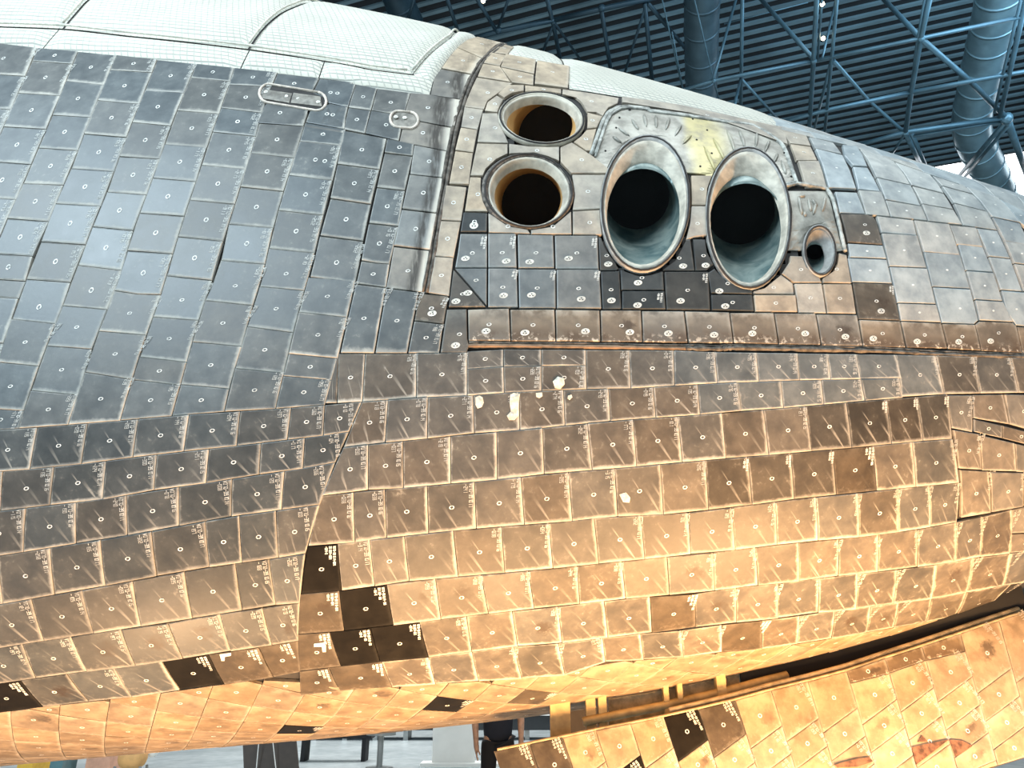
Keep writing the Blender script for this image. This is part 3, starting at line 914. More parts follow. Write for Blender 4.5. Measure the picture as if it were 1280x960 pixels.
R;1157,6937 1307,6937 1307,6497 1157,6497
R;1157,7373 1307,7373 1307,6937 1157,6937
R;1157,7805 1307,7805 1307,7373 1157,7373
R;1307,3841 1457,3841 1457,3300 1307,3300
R;1307,4361 1457,4361 1457,3841 1307,3841
R;1307,4861 1457,4861 1457,4361 1307,4361
R;1307,5345 1457,5345 1457,4861 1307,4861
R;1307,5816 1457,5816 1457,5345 1307,5345
R;1307,6276 1457,6276 1457,5816 1307,5816
R;1307,6727 1457,6727 1457,6276 1307,6276
R;1307,7172 1457,7172 1457,6727 1307,6727
R;1307,7612 1457,7612 1457,7172 1307,7172
R;1307,8050 1457,8050 1457,7612 1307,7612
R;1457,4091 1607,4091 1607,3538 1457,3538
R;1457,4619 1607,4619 1607,4091 1457,4091
R;1457,5125 1607,5125 1607,4619 1457,4619
R;1457,5614 1607,5614 1607,5125 1457,5125
R;1457,6089 1607,6089 1607,5614 1457,5614
R;1457,6553 1607,6553 1607,6089 1457,6089
R;1457,7009 1607,7009 1607,6553 1457,6553
R;1457,7458 1607,7458 1607,7009 1457,7009
R;1457,7904 1607,7904 1607,7458 1457,7458
R;1457,8347 1607,8347 1607,7904 1457,7904
R;1607,4111 1757,4111 1757,3534 1607,3534
R;1607,4656 1757,4656 1757,4111 1607,4111
R;1607,5177 1757,5177 1757,4656 1607,4656
R;1607,5677 1757,5677 1757,5177 1607,5177
R;1607,6162 1757,6162 1757,5677 1607,5677
R;1607,6635 1757,6635 1757,6162 1607,6162
R;1607,7098 1757,7098 1757,6635 1607,6635
R;1607,7555 1757,7555 1757,7098 1607,7098
R;1607,8008 1757,8008 1757,7555 1607,7555
R;1757,3797 1907,3797 1907,3170 1757,3170
R;1757,4381 1907,4381 1907,3797 1757,3797
R;1757,4932 1907,4932 1907,4381 1757,4381
R;1757,5457 1907,5457 1907,4932 1757,4932
R;1757,5961 1907,5961 1907,5457 1757,5457
R;1757,6449 1907,6449 1907,5961 1757,5961
R;1757,6926 1907,6926 1907,6449 1757,6449
R;1757,7395 1907,7395 1907,6926 1757,6926
R;1757,7858 1907,7858 1907,7395 1757,7395
R;1757,8318 1907,8318 1907,7858 1757,7858
R;1907,3439 2057,3439 2057,2743 1907,2743
R;1907,4075 2057,4075 2057,3439 1907,3439
R;1907,4664 2057,4664 2057,4075 1907,4075
R;1907,5219 2057,5219 2057,4664 1907,4664
R;1907,5746 2057,5746 2057,5219 1907,5219
R;1907,6254 2057,6254 2057,5746 1907,5746
R;1907,6747 2057,6747 2057,6254 1907,6254
R;1907,7229 2057,7229 2057,6747 1907,6747
R;1907,7703 2057,7703 2057,7229 1907,7229
R;1907,8173 2057,8173 2057,7703 1907,7703
R;1907,8641 2057,8641 2057,8173 1907,8173
R;2057,3811 2207,3811 2207,3114 2057,3114
R;2057,4445 2207,4445 2207,3811 2057,3811
R;2057,5032 2207,5032 2207,4445 2057,4445
R;2057,5585 2207,5585 2207,5032 2057,5032
R;2057,6112 2207,6112 2207,5585 2057,5585
R;2057,6622 2207,6622 2207,6112 2057,6112
R;2057,7118 2207,7118 2207,6622 2057,6622
R;2057,7605 2207,7605 2207,7118 2057,7118
R;2057,8086 2207,8086 2207,7605 2057,7605
R;2057,8564 2207,8564 2207,8086 2057,8086
R;2207,3412 2357,3412 2357,2615 2207,2615
R;2207,4113 2357,4113 2357,3412 2207,3412
R;2207,4748 2357,4748 2357,4113 2207,4113
R;2207,5336 2357,5336 2357,4748 2207,4748
R;2207,5890 2357,5890 2357,5336 2207,5336
R;2207,6421 2357,6421 2357,5890 2207,5890
R;2207,6935 2357,6935 2357,6421 2207,6421
R;2207,7437 2357,7437 2357,6935 2207,6935
R;2207,7931 2357,7931 2357,7437 2207,7437
R;2207,8421 2357,8421 2357,7931 2207,7931
R;2207,8909 2357,8909 2357,8421 2207,8421'''
MISC='''n1_0;291,1729 286,1648 276,1572 263,1502 247,1441 227,1388 205,1346 182,1313 156,1292 130,1280 104,1280 77,1290 52,1309 28,1338 7,1375 -13,1421 -29,1473 -42,1532 -51,1596 -56,1665 -57,1736 -54,1810 -46,1884 -34,1958 -19,2028 0,2095 23,2155 48,2207 75,2248 103,2276 132,2291 160,2289 187,2272 212,2239 235,2191 254,2130 270,2060 282,1981 289,1898 292,1813
n1_1;278,1724 273,1652 265,1584 253,1522 238,1466 220,1419 200,1380 178,1351 155,1331 131,1320 106,1320 82,1328 59,1346 37,1372 17,1405 0,1447 -15,1494 -27,1547 -35,1605 -40,1667 -41,1732 -38,1798 -31,1864 -20,1929 -6,1992 12,2050 32,2103 55,2148 80,2183 105,2207 132,2219 157,2217 182,2202 205,2172 226,2131 244,2078 258,2016 269,1947 276,1874 279,1799
n1_2;259,1737 255,1673 248,1613 237,1557 224,1508 209,1465 191,1430 172,1403 152,1385 131,1375 109,1374 88,1381 68,1397 49,1420 32,1450 16,1486 3,1529 -7,1577 -14,1629 -18,1684 -19,1742 -16,1801 -10,1860 0,1918 12,1973 28,2025 46,2071 65,2109 87,2140 109,2160 132,2170 154,2168 175,2154 195,2128 213,2092 229,2046 241,1992 251,1932 257,1868 260,1803
n2_0;228,583 222,509 213,440 200,378 183,325 164,280 142,246 118,222 93,209 67,207 41,215 15,234 -9,262 -33,299 -54,343 -72,395 -88,454 -100,517 -109,583 -113,653 -113,723 -110,793 -102,861 -90,926 -74,986 -55,1039 -33,1084 -8,1120 18,1144 46,1155 74,1154 101,1140 127,1112 152,1072 173,1020 192,959 207,890 219,816 226,739 229,660
n2_1;212,584 207,516 199,452 187,395 173,345 156,303 136,271 116,248 93,235 70,232 47,239 25,255 3,281 -18,314 -36,356 -52,404 -66,457 -76,516 -84,578 -87,642 -88,707 -84,773 -77,836 -66,896 -52,952 -35,1001 -16,1042 6,1075 29,1097 53,1108 78,1106 102,1093 125,1068 146,1031 165,984 181,929 195,866 204,798 211,727 213,655
n2_2;189,599 185,541 178,487 169,438 157,395 142,359 126,331 108,311 89,299 70,296 50,302 31,315 13,337 -5,365 -20,401 -34,442 -45,488 -54,538 -60,591 -63,647 -63,703 -60,758 -54,812 -45,863 -33,910 -19,952 -2,986 16,1013 36,1031 56,1040 76,1039 96,1027 116,1006 133,975 150,936 163,889 175,836 183,779 188,720 190,659
n3_0;666,426 656,271 642,128 625,-2 606,-133 583,-246 559,-339 534,-409 508,-455 481,-478 455,-476 430,-450 406,-400 384,-328 365,-234 349,-120 336,9 326,124 321,250 320,384 323,524 331,669 343,815 359,961 380,1103 404,1238 430,1360 459,1466 489,1549 520,1604 550,1627 578,1614 604,1566 626,1484 644,1372 658,1238 668,1086 673,923 675,756 672,589
n3_1;652,418 643,276 630,144 615,24 597,-94 576,-199 554,-285 531,-351 507,-394 482,-415 458,-414 435,-390 413,-343 393,-276 375,-189 360,-83 348,30 340,138 335,255 334,379 337,509 344,643 356,778 371,912 389,1041 411,1162 436,1272 462,1365 489,1438 517,1486 544,1504 570,1492 593,1448 614,1375 631,1275 644,1155 653,1018 659,872 660,720 658,567
n3_2;633,381 627,267 617,161 604,64 589,-25 572,-111 552,-182 532,-236 511,-272 490,-290 468,-290 448,-271 428,-233 410,-179 394,-108 380,-23 369,61 361,148 356,243 354,343 356,448 361,555 370,661 383,765 398,865 416,957 436,1039 458,1107 481,1159 505,1193 528,1205 551,1195 571,1163 590,1110 606,1037 619,948 628,846 635,734 638,617 637,498
n4_0;1064,259 1055,74 1042,-99 1025,-258 1006,-403 984,-528 960,-633 935,-715 909,-773 882,-806 856,-814 830,-798 806,-757 784,-692 764,-605 747,-497 733,-369 723,-225 716,-67 714,90 717,249 724,413 735,582 752,752 773,921 797,1084 825,1237 856,1376 888,1491 921,1577 953,1626 982,1630 1007,1589 1029,1502 1046,1377 1059,1221 1067,1043 1072,851 1073,652 1070,453
n4_1;1050,245 1041,72 1030,-89 1015,-239 997,-375 976,-493 954,-592 931,-669 906,-724 882,-755 857,-764 833,-748 811,-710 790,-649 772,-567 756,-464 743,-344 734,-209 728,-60 726,88 729,237 735,392 746,550 762,708 781,864 803,1014 829,1154 857,1278 887,1381 916,1455 945,1496 972,1497 995,1458 1015,1380 1031,1268 1044,1127 1052,966 1057,790 1058,608 1056,425
n4_2;1032,158 1025,21 1015,-109 1002,-231 986,-342 968,-439 948,-520 927,-583 905,-628 882,-654 860,-661 839,-648 818,-616 799,-566 782,-498 768,-414 756,-315 747,-204 742,-83 740,41 741,162 747,286 756,411 769,535 785,656 804,769 826,871 850,960 874,1032 900,1081 924,1106 948,1105 969,1075 988,1018 1005,937 1017,834 1027,715 1033,583 1036,443 1035,300
n5_0;1223,-275 1221,-340 1216,-402 1211,-462 1204,-516 1195,-565 1186,-606 1176,-639 1166,-663 1155,-679 1144,-684 1134,-681 1124,-667 1115,-645 1107,-613 1100,-574 1094,-528 1090,-475 1087,-418 1086,-357 1087,-294 1089,-230 1093,-167 1099,-107 1106,-50 1114,1 1123,47 1133,85 1144,114 1155,133 1166,141 1177,138 1187,124 1196,99 1205,64 1212,19 1217,-32 1221,-87 1224,-147 1225,-211
n5_1;1212,-283 1210,-338 1206,-391 1201,-441 1195,-487 1188,-529 1181,-564 1172,-592 1163,-613 1154,-626 1145,-631 1136,-628 1128,-616 1120,-597 1113,-571 1107,-537 1102,-498 1098,-453 1096,-404 1095,-352 1096,-299 1098,-244 1101,-191 1106,-140 1112,-92 1119,-49 1127,-12 1135,19 1144,43 1154,59 1163,66 1172,63 1181,51 1189,30 1196,0 1202,-36 1207,-77 1211,-124 1213,-175 1213,-228
n5_2;1193,-313 1191,-351 1188,-388 1185,-422 1180,-455 1175,-483 1170,-507 1163,-527 1157,-541 1151,-550 1144,-553 1138,-551 1132,-542 1127,-529 1122,-510 1118,-486 1114,-458 1112,-426 1111,-392 1110,-356 1111,-318 1112,-281 1115,-244 1119,-208 1123,-176 1128,-146 1134,-121 1140,-100 1146,-85 1153,-75 1159,-72 1166,-74 1172,-82 1177,-97 1182,-116 1186,-141 1189,-170 1192,-203 1193,-238 1193,-275
seam;-42,4181 -67,3684 -91,3365 -114,3128 -137,2899 -164,2553 -186,2208 -199,1996 -207,1819 -219,1643 -228,1444 -237,1172 -247,875 -250,787 -261,539 -275,214 -286,-81 -301,-495
barrier;-145,-1224 -29,-1274 0,-1284 222,-1364 477,-1460 729,-1543 777,-1544 1003,-1617 1349,-1728 1589,-1833 1988,-1971 2091,-2018
panel;320,1156 381,1786 405,1974 450,2147 488,2196 570,2222 576,2173 697,2212 810,2227 898,2242 1027,2330 1068,2168 1105,1957 1123,1786 1122,1523 1119,1184 1122,893 1066,826 1076,793 1072,1005 1064,1204 1051,1379 1032,1519 1009,1613 980,1654 947,1640 912,1575 876,1469 842,1331 809,1171 780,997 756,815 748,966 688,972 675,985 667,1168 653,1334 633,1472 608,1574 579,1632 546,1643 511,1607 476,1531 442,1421 410,1286 381,1134 357,971 339,803
panelrim;320,1156 381,1786 405,1974 450,2147 488,2196 570,2222 576,2173 697,2212 810,2227 898,2242 1027,2330 1068,2168 1105,1957 1123,1786 1122,1523 1119,1184 1122,893 1066,826
smallpanel;1077,751 1239,803 1246,639 1247,251 1252,-99 1256,-275 1221,-287 1225,-275 1226,-159 1221,-52 1211,40 1196,109 1179,144 1159,144 1139,108 1120,42 1104,-47 1093,-151 1086,-265 1086,-254 1031,-247 1057,49 1075,384
smallrim;1124,894 1241,838 1255,641 1256,251 1259,-132 1261,-307
bolts;361,1259 416,1698 392,1938 437,1927 489,2155 732,1098 792,1374 743,1634 802,1912 755,2167 695,2210 910,2274 1072,2106 1118,1839 1112,1603 1105,1045 486,2153
rib;429,1411 396,1527
rib;465,1557 425,1695
rib;507,1698 486,1925
rib;543,1784 543,2090
rib;584,1788 594,2111
rib;621,1768 652,2087
rib;653,1656 696,1945
rib;679,1501 727,1728
rib;791,1025 766,1507
rib;840,1254 815,1722
rib;893,1475 891,2002
rib;943,1604 947,2067
rib;992,1644 1029,2111
rib;1024,1545 1071,1916
rib;1049,1324 1082,1566
rib;1085,1078 1083,1394
emb;1111,645 1111,316
emb;1151,615 1151,373
emb;1181,545 1157,319
emb;1227,674 1198,377
emb;1167,600 1181,469
emb;1115,653 1141,659
emb;1122,370 1122,282
slot;-777,1945 -764,1930 -752,1901 -743,1860 -737,1814 -736,1768 -740,1728 -747,1699 -758,1683 -771,1682 -970,1786 -983,1801 -996,1829 -1006,1867 -1013,1911 -1015,1957 -1012,1998 -1005,2029 -995,2047 -982,2048
vent;-398,1692 -387,1682 -377,1659 -370,1625 -366,1585 -366,1545 -370,1508 -377,1480 -386,1463 -397,1460 -443,1473 -454,1483 -463,1505 -470,1537 -474,1575 -475,1615 -472,1652 -465,1681 -456,1700 -445,1704
slotscrew;-987,1924 -901,1866 -848,1838 -767,1793
ventscrew;-453,1606 -419,1598
slotplate;-1000,1966 -881,1914 -881,1779 -996,1839
slotplate2;-876,1923 -764,1876 -749,1737 -875,1779
bl_edge;-2856,3088 -2321,2740 -1728,2505 -1322,2355 -692,2179 -584,2084 -333,2015
bl_strip;-2773,3289 -2414,3076 -2048,2993 -1719,2856 -1137,2666 -713,2494 -603,2428 -424,2391
bl_end;-333,2015 -325,2334 -304,2547 -252,3241 -178,4252
bl_in;-420,2400 -383,2774 -328,3313 -295,3715
bl_s1;-2070,3031 -2086,3387 -2109,3723
bl_s2;-1143,2665 -1134,3158 -1112,3741 -1089,4130
fb1;-26,3329 -11,3768 274,3748 264,3355
fb2;239,2512 271,3475 953,3257 1216,3058 1193,2514 955,2558 728,2612 466,2529
barrier2;-151,-1226 163,-1344 601,-1506
filler;-7,-1871 4,-1850 25,-1869 21,-1965 20,-2108 7,-2151 -11,-2145 -18,-2095 -5,-2052 -9,-1955
filler;-122,-1856 -109,-1842 -98,-1864 -94,-1926 -100,-1972 -114,-1985 -121,-1941
filler;78,-1875 99,-1876 100,-1919 90,-1940 79,-1918
filler;186,-1941 197,-1932 200,-1964 191,-1991 184,-1970
filler;135,-1764 152,-1713 172,-1739 175,-1808 160,-1859 142,-1841
filler;357,-3048 380,-3034 395,-3096 392,-3146 371,-3133
tape;-994,-4346 -955,-4340 -958,-4378 -980,-4386 -985,-4441 -995,-4437
tape;-676,-4334 -644,-4331 -638,-4373 -642,-4461 -653,-4456 -652,-4383 -678,-4372'''
DOOR='''k;-75,1309 72,1336 141,1151 21,1075
;21,1075 141,1151 176,1058 58,985
;58,985 176,1058 210,968 93,897
;93,897 210,968 243,881 119,836
;119,836 243,881 249,864
k;72,1336 207,1360 259,1209 146,1138
;146,1138 259,1209 292,1113 181,1045
;181,1045 292,1113 323,1021 214,956
;214,956 323,1021 354,932 247,869
;247,869 354,932 368,891 249,864
;207,1360 343,1385 378,1273 262,1200
;262,1200 378,1273 408,1176 294,1106
;294,1106 408,1176 438,1081 326,1014
;326,1014 438,1081 466,990 356,926
;356,926 466,990 488,919 368,891
;343,1385 489,1410 520,1296 395,1218
n;395,1218 520,1296 548,1198 425,1123
;425,1123 548,1198 574,1103 454,1031
;454,1031 574,1103 600,1011 481,942
;481,942 600,1011 617,949 488,919
;489,1410 629,1436 657,1322 534,1247
;534,1247 657,1322 682,1223 561,1150
;561,1150 682,1223 705,1127 587,1057
;587,1057 705,1127 728,1034 612,967
;612,967 728,1034 742,978 617,949
n;629,1436 776,1465 801,1350 670,1271
;670,1271 801,1350 822,1250 694,1174
;694,1174 822,1250 843,1153 717,1080
;717,1080 843,1153 863,1060 739,989
;739,989 863,1060 874,1009 742,978
k;776,1465 937,1499 960,1372 815,1285
;815,1285 960,1372 978,1270 836,1187
;836,1187 978,1270 996,1173 856,1093
;856,1093 996,1173 1013,1079 874,1010
;874,1010 1013,1079 1019,1043
;937,1499 1094,1537 1114,1403 970,1318
;970,1318 1114,1403 1129,1300 988,1219
;988,1219 1129,1300 1143,1202 1005,1123
;1005,1123 1143,1202 1157,1107 1019,1044
;1019,1044 1157,1107 1161,1076
;1094,1537 1256,1572 1272,1431 1122,1344
;1122,1344 1272,1431 1283,1328 1137,1244
;1137,1244 1283,1328 1294,1228 1151,1148
;1151,1148 1294,1228 1305,1132 1161,1077
;1161,1077 1305,1132 1307,1109
;1256,1572 1431,1612 1442,1470 1278,1376
;1278,1376 1442,1470 1449,1366 1289,1275
;1289,1275 1449,1366 1457,1265 1300,1177
;1300,1177 1457,1265 1464,1167 1307,1112
;1307,1112 1464,1167 1465,1146
r;1431,1612 1610,1664 1612,1603 1435,1565
;1435,1565 1612,1603 1616,1503 1446,1406
;1446,1406 1616,1503 1620,1397 1454,1304
;1454,1304 1620,1397 1623,1295 1461,1205
;1461,1205 1623,1295 1627,1184 1465,1146
r;1610,1664 1784,1713 1784,1656 1612,1605
;1612,1605 1784,1656 1784,1548 1618,1453
;1618,1453 1784,1548 1784,1440 1622,1350
;1622,1350 1784,1440 1785,1336 1625,1250
;1625,1250 1785,1336 1785,1237 1627,1187
;1627,1187 1785,1237 1785,1220
r;1784,1713 1970,1768 1967,1692 1784,1656
;1784,1656 1967,1692 1964,1592 1784,1491
;1784,1491 1964,1592 1960,1483 1785,1386
;1785,1386 1960,1483 1956,1377 1785,1285
;1785,1285 1956,1377 1952,1276 1785,1223
;1785,1223 1952,1276 1952,1259
;1970,1768 2159,1822 2145,1626 1961,1524
;1961,1524 2145,1626 2137,1515 1957,1417
;1957,1417 2137,1515 2130,1409 1954,1314
;1954,1314 2130,1409 2122,1299 1952,1259
;2159,1822 2343,1876 2322,1666 2141,1566
;2141,1566 2322,1666 2311,1554 2133,1458
;2133,1458 2311,1554 2301,1446 2126,1354
;2126,1354 2301,1446 2290,1338 2122,1299
;2343,1876 2537,1937 2508,1715 2317,1611
;2317,1611 2508,1715 2493,1601 2306,1501
;2306,1501 2493,1601 2479,1492 2296,1395
;2296,1395 2479,1492 2464,1378 2290,1338'''
MS={}
for ln in MISC.strip().split('\n'):
    k,s=ln.split(';'); MS.setdefault(k,[]).append(parse(s))
# ------------------------------------------------------------------ object helpers
def link(name,me,mats,parent=None):
    o=bpy.data.objects.new(name,me); COL.objects.link(o)
    for m in (mats if isinstance(mats,(list,tuple)) else [mats]): me.materials.append(m)
    if parent: o.parent=parent
    return o
def pydata(name,V,F,mats,parent=None,smooth=False,mi=None):
    me=bpy.data.meshes.new(name); me.from_pydata([tuple(map(float,v)) for v in V],[],[tuple(int(i) for i in f) for f in F]); me.update()
    if smooth: me.polygons.foreach_set('use_smooth',[True]*len(me.polygons))
    if mi is not None: me.polygons.foreach_set('material_index',mi)
    return link(name,me,mats,parent)
def empty(name,loc,label=None,cat=None,group=None):
    o=bpy.data.objects.new(name,None); COL.objects.link(o); o.location=loc; o.empty_display_size=.2
    if label: tag(o,label,cat,group)
    return o
def tag(o,label=None,cat=None,group=None,kind=None):
    if label: o['label']=label
    if cat: o['category']=cat
    if group: o['group']=group
    if kind: o['kind']=kind
    return o
class MB:
    def __init__(s): s.V=[]; s.F=[]
    def add(s,V,F):
        b=len(s.V); s.V+= [tuple(v) for v in V]; s.F+=[tuple(i+b for i in f) for f in F]
    def box(s,c,size,R=None):
        x,y,z=[v/2 for v in size]; P=[Vector(q) for q in ((-x,-y,-z),(x,-y,-z),(x,y,-z),(-x,y,-z),(-x,-y,z),(x,-y,z),(x,y,z),(-x,y,z))]
        if R is not None: P=[R@q for q in P]
        s.add([q+Vector(c) for q in P],[(0,3,2,1),(4,5,6,7),(0,1,5,4),(1,2,6,5),(2,3,7,6),(3,0,4,7)])
    def tube(s,path,r,n=8,cap=True):
        path=[Vector(p) for p in path]; rs=r if isinstance(r,(list,tuple)) else [r]*len(path); V=[];F=[]; ref=None
        for i,p in enumerate(path):
            t=(path[min(i+1,len(path)-1)]-path[max(i-1,0)]).normalized()
            if ref is None: ref=t.orthogonal().normalized()
            a=(ref-t*ref.dot(t)).normalized(); ref=a; b=t.cross(a)
            for k in range(n):
                th=2*math.pi*k/n; V.append(p+(a*math.cos(th)+b*math.sin(th))*rs[i])
        for i in range(len(path)-1):
            for k in range(n): F.append((i*n+k,i*n+(k+1)%n,(i+1)*n+(k+1)%n,(i+1)*n+k))
        if cap: F.append(tuple(range(n-1,-1,-1))); F.append(tuple(range((len(path)-1)*n,len(path)*n)))
        s.add(V,F)
    def build(s,name,m,parent=None,smooth=False): return pydata(name,s.V,s.F,m,parent,smooth)
# ------------------------------------------------------------------ building: floor, roof, walls
def floor_mat():
    m,nt,p=mat('polished_concrete'); co=objco(nt); n=noise(nt,co,.5,5); n2=noise(nt,co,4,3)
    nt.links.new(mixc(nt,(n*.7+n2*.3).step(.3,.7),(.36,.40,.40),(.58,.62,.61)),p.inputs['Base Color']); p.inputs['Roughness'].default_value=.22
    return m
st=lambda o: tag(o,kind='structure')
b=MB(); b.box((0,18,-.1),(90,76,.2)); st(b.build('floor',floor_mat()))
WALL=simple('hall_wall_paint',(.10,.13,.15),.8,0,.2,.6)
b=MB(); b.box((0,56.2,10.5),(90,.4,21.4)); st(b.build('wall_back',WALL))
b=MB(); b.box((-45.2,18,10.5),(.4,76,21.4)); st(b.build('wall_left',WALL))
b=MB(); b.box((45.2,18,10.5),(.4,76,21.4)); st(b.build('wall_right',WALL))
# roof deck: long trapezoid ribs, turned a little to the fuselage
HR=20.; A=math.radians(-17.6); rd=Vector((math.cos(A),math.sin(A),0)); rp=Vector((-math.sin(A),math.cos(A),0))
DECK=simple('blue_grey_roof_deck',(.12,.185,.215),.5,.2,.2,.7)
DECKD=simple('shaded_roof_deck',(.006,.009,.012),.8,0,.3,.7)  # near-black copy of the deck; shade between ribs put into its colour
def rect(b,u0,u1,v0,v1,z0,z1):
    P=[rd*u+rp*v for u,v in ((u0,v0),(u1,v0),(u1,v1),(u0,v1))]
    V=[(q.x,q.y,z) for z in (z0,z1) for q in P]; b.add(V,[(0,3,2,1),(4,5,6,7),(0,1,5,4),(1,2,6,5),(2,3,7,6),(3,0,4,7)])
SKY=(7.1,30.,28.2,36.)   # rooflight opening (u0,u1,v0,v1)
b=MB()
rect(b,-60,SKY[0],4,62,HR+.30,HR+.45); rect(b,SKY[0],60,4,SKY[2],HR+.30,HR+.45); rect(b,SKY[1],60,SKY[2],62,HR+.30,HR+.45); rect(b,SKY[0],SKY[1],SKY[3],62,HR+.30,HR+.45)
ceil=st(b.build('ceiling',DECKD))
b=MB(); v=4.2
while v<60:
    segs=[(-60,60)] if not(SKY[2]-.2<v<SKY[3]+.2) else [(-60,SKY[0]),(SKY[1],60)]
    for u0,u1 in segs: rect(b,u0,u1,v,v+.11,HR+.22,HR+.32)
    v+=.37
o=b.build('deck_rib',DECK,ceil); o['kind']='stuff'
b=MB(); rect(b,SKY[0],SKY[1],SKY[2],SKY[3],HR+.5,HR+.55)
sk=st(b.build('window_1',simple('daylit_glass',(.93,.97,1.0),.3,0,.02,1,0,3.2)))
b=MB()
for k in range(5): rect(b,SKY[0]+(SKY[1]-SKY[0])*k/4-.06,SKY[0]+(SKY[1]-SKY[0])*k/4+.06,SKY[2],SKY[3],HR+.25,HR+.5)
b.build('glazing_bar',DECK,sk)
# space-frame under the roof
def ray(px,py):
    a=(px-640)/930; c=(480-py)/930; cp,sp=math.cos(PITCH),math.sin(PITCH); return Vector((a,cp-c*sp,sp+c*cp))
def atz(px,py,z): d=ray(px,py); return Vector((0,0,1.6))+d*((z-1.6)/d.z)
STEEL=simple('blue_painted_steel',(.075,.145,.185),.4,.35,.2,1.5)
STEELD=simple('shaded_blue_steel',(.022,.05,.07),.45,.3,.2,1.5)  # darker copy of the frame steel; shade put into the colour
ZL,ZU=14.5,17.6     # bottom and top chord levels
fr=empty('roof_space_frame',(2,14,ZL),'blue painted steel space frame of tubes spanning under the dark ribbed roof','roof truss')
def member(name,pts,zs,rpx,m=STEEL):
    P=[atz(x,y,z) for (x,y),z in zip(pts,zs)]
    dist=(P[0]-Vector((0,0,1.6))).length; b=MB(); b.tube(P,.86*rpx*dist/990,8); return b.build(name,m,fr,True)
L_,U_=ZL,ZU
for pts,r in [([(820,123),(892,101),(1017,76)],2.6),([(1017,76),(1151,48),(1300,16)],2.6),([(960,157),(1036,137),(1139,115)],2.8),([(1139,115),(1261,93),(1300,86)],2.8),([(1075,181),(1132,165),(1258,147)],3.),([(1142,170),(1258,151)],2.)]:
    member('chord',pts,[L_]*len(pts),r)
for pts,r in [([(1022,-20),(1017,76),(1011,170)],3.4),([(1029,-20),(1022,74)],1.6),([(1166,-20),(1151,48),(1139,115),(1132,165)],3.6),([(1159,-20),(1145,60),(1134,160)],1.6),([(1287,-20),(1261,96),(1250,146)],3.2),([(1276,0),(1252,100),(1243,140)],2.),([(1047,-10),(1040,70),(1030,175)],2.4)]:
    member('chord',pts,[L_]*len(pts),r)
for pts,zs,r in [([(1098,-8),(1151,48)],(U_,L_),2.8),([(1153,50),(1211,100),(1257,146)],(L_,L_+.4,L_),3.6),([(945,-8),(1017,74)],(U_,L_),2.6),([(1042,76),(1087,127),(1131,166)],(L_,L_+.8,L_),2.6),([(1132,167),(1155,215)],(L_,U_),3.4),([(1139,165),(1160,215)],(U_,U_),2.8),([(1131,168),(1108,203)],(L_,U_),1.8),([(1259,150),(1288,230)],(L_,U_),4.6),([(1257,152),(1192,228)],(L_,U_),3.),([(1261,156),(1200,228)],(L_,U_),2.4),([(1039,76),(1015,172)],(L_,U_),2.2),([(922,-8),(892,98)],(U_,L_),1.8),([(928,-8),(926,140)],(U_,U_),2.6),([(926,98),(918,132)],(U_,L_),1.8),([(926,98),(975,152)],(U_,U_),2.),([(1028,72),(1046,-5)],(L_,U_),1.6)]:
    member('strut',pts,zs,r)
for pts,zs,r in [([(866,-8),(892,100),(899,126)],(L_,L_,L_),1.1),([(840,40),(855,118)],(L_,L_),.9),([(826,-8),(855,120)],(L_,L_),.9),([(905,30),(1010,3)],(U_,U_),.8)]:
    member('tie_rod',pts,zs,r,STEEL)
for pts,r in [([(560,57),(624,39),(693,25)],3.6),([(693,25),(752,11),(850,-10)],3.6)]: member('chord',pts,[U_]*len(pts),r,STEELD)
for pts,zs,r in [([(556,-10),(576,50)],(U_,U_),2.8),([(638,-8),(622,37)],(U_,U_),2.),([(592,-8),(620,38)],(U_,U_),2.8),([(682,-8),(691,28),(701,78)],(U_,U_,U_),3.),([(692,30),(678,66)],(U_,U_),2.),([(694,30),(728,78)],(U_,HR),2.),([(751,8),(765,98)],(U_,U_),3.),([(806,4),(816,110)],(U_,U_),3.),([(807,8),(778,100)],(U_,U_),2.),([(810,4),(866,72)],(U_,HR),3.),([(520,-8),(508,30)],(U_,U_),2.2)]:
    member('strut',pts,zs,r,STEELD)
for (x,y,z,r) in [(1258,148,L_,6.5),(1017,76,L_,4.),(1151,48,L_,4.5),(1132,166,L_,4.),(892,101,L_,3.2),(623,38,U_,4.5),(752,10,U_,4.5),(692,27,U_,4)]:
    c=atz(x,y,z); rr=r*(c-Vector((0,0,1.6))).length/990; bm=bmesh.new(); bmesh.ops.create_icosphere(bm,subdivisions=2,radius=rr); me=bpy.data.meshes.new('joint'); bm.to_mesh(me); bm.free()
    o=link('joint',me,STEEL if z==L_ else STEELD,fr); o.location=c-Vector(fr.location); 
for o in list(fr.children):
    if not o.name.startswith('joint'): o.location=-Vector(fr.location)
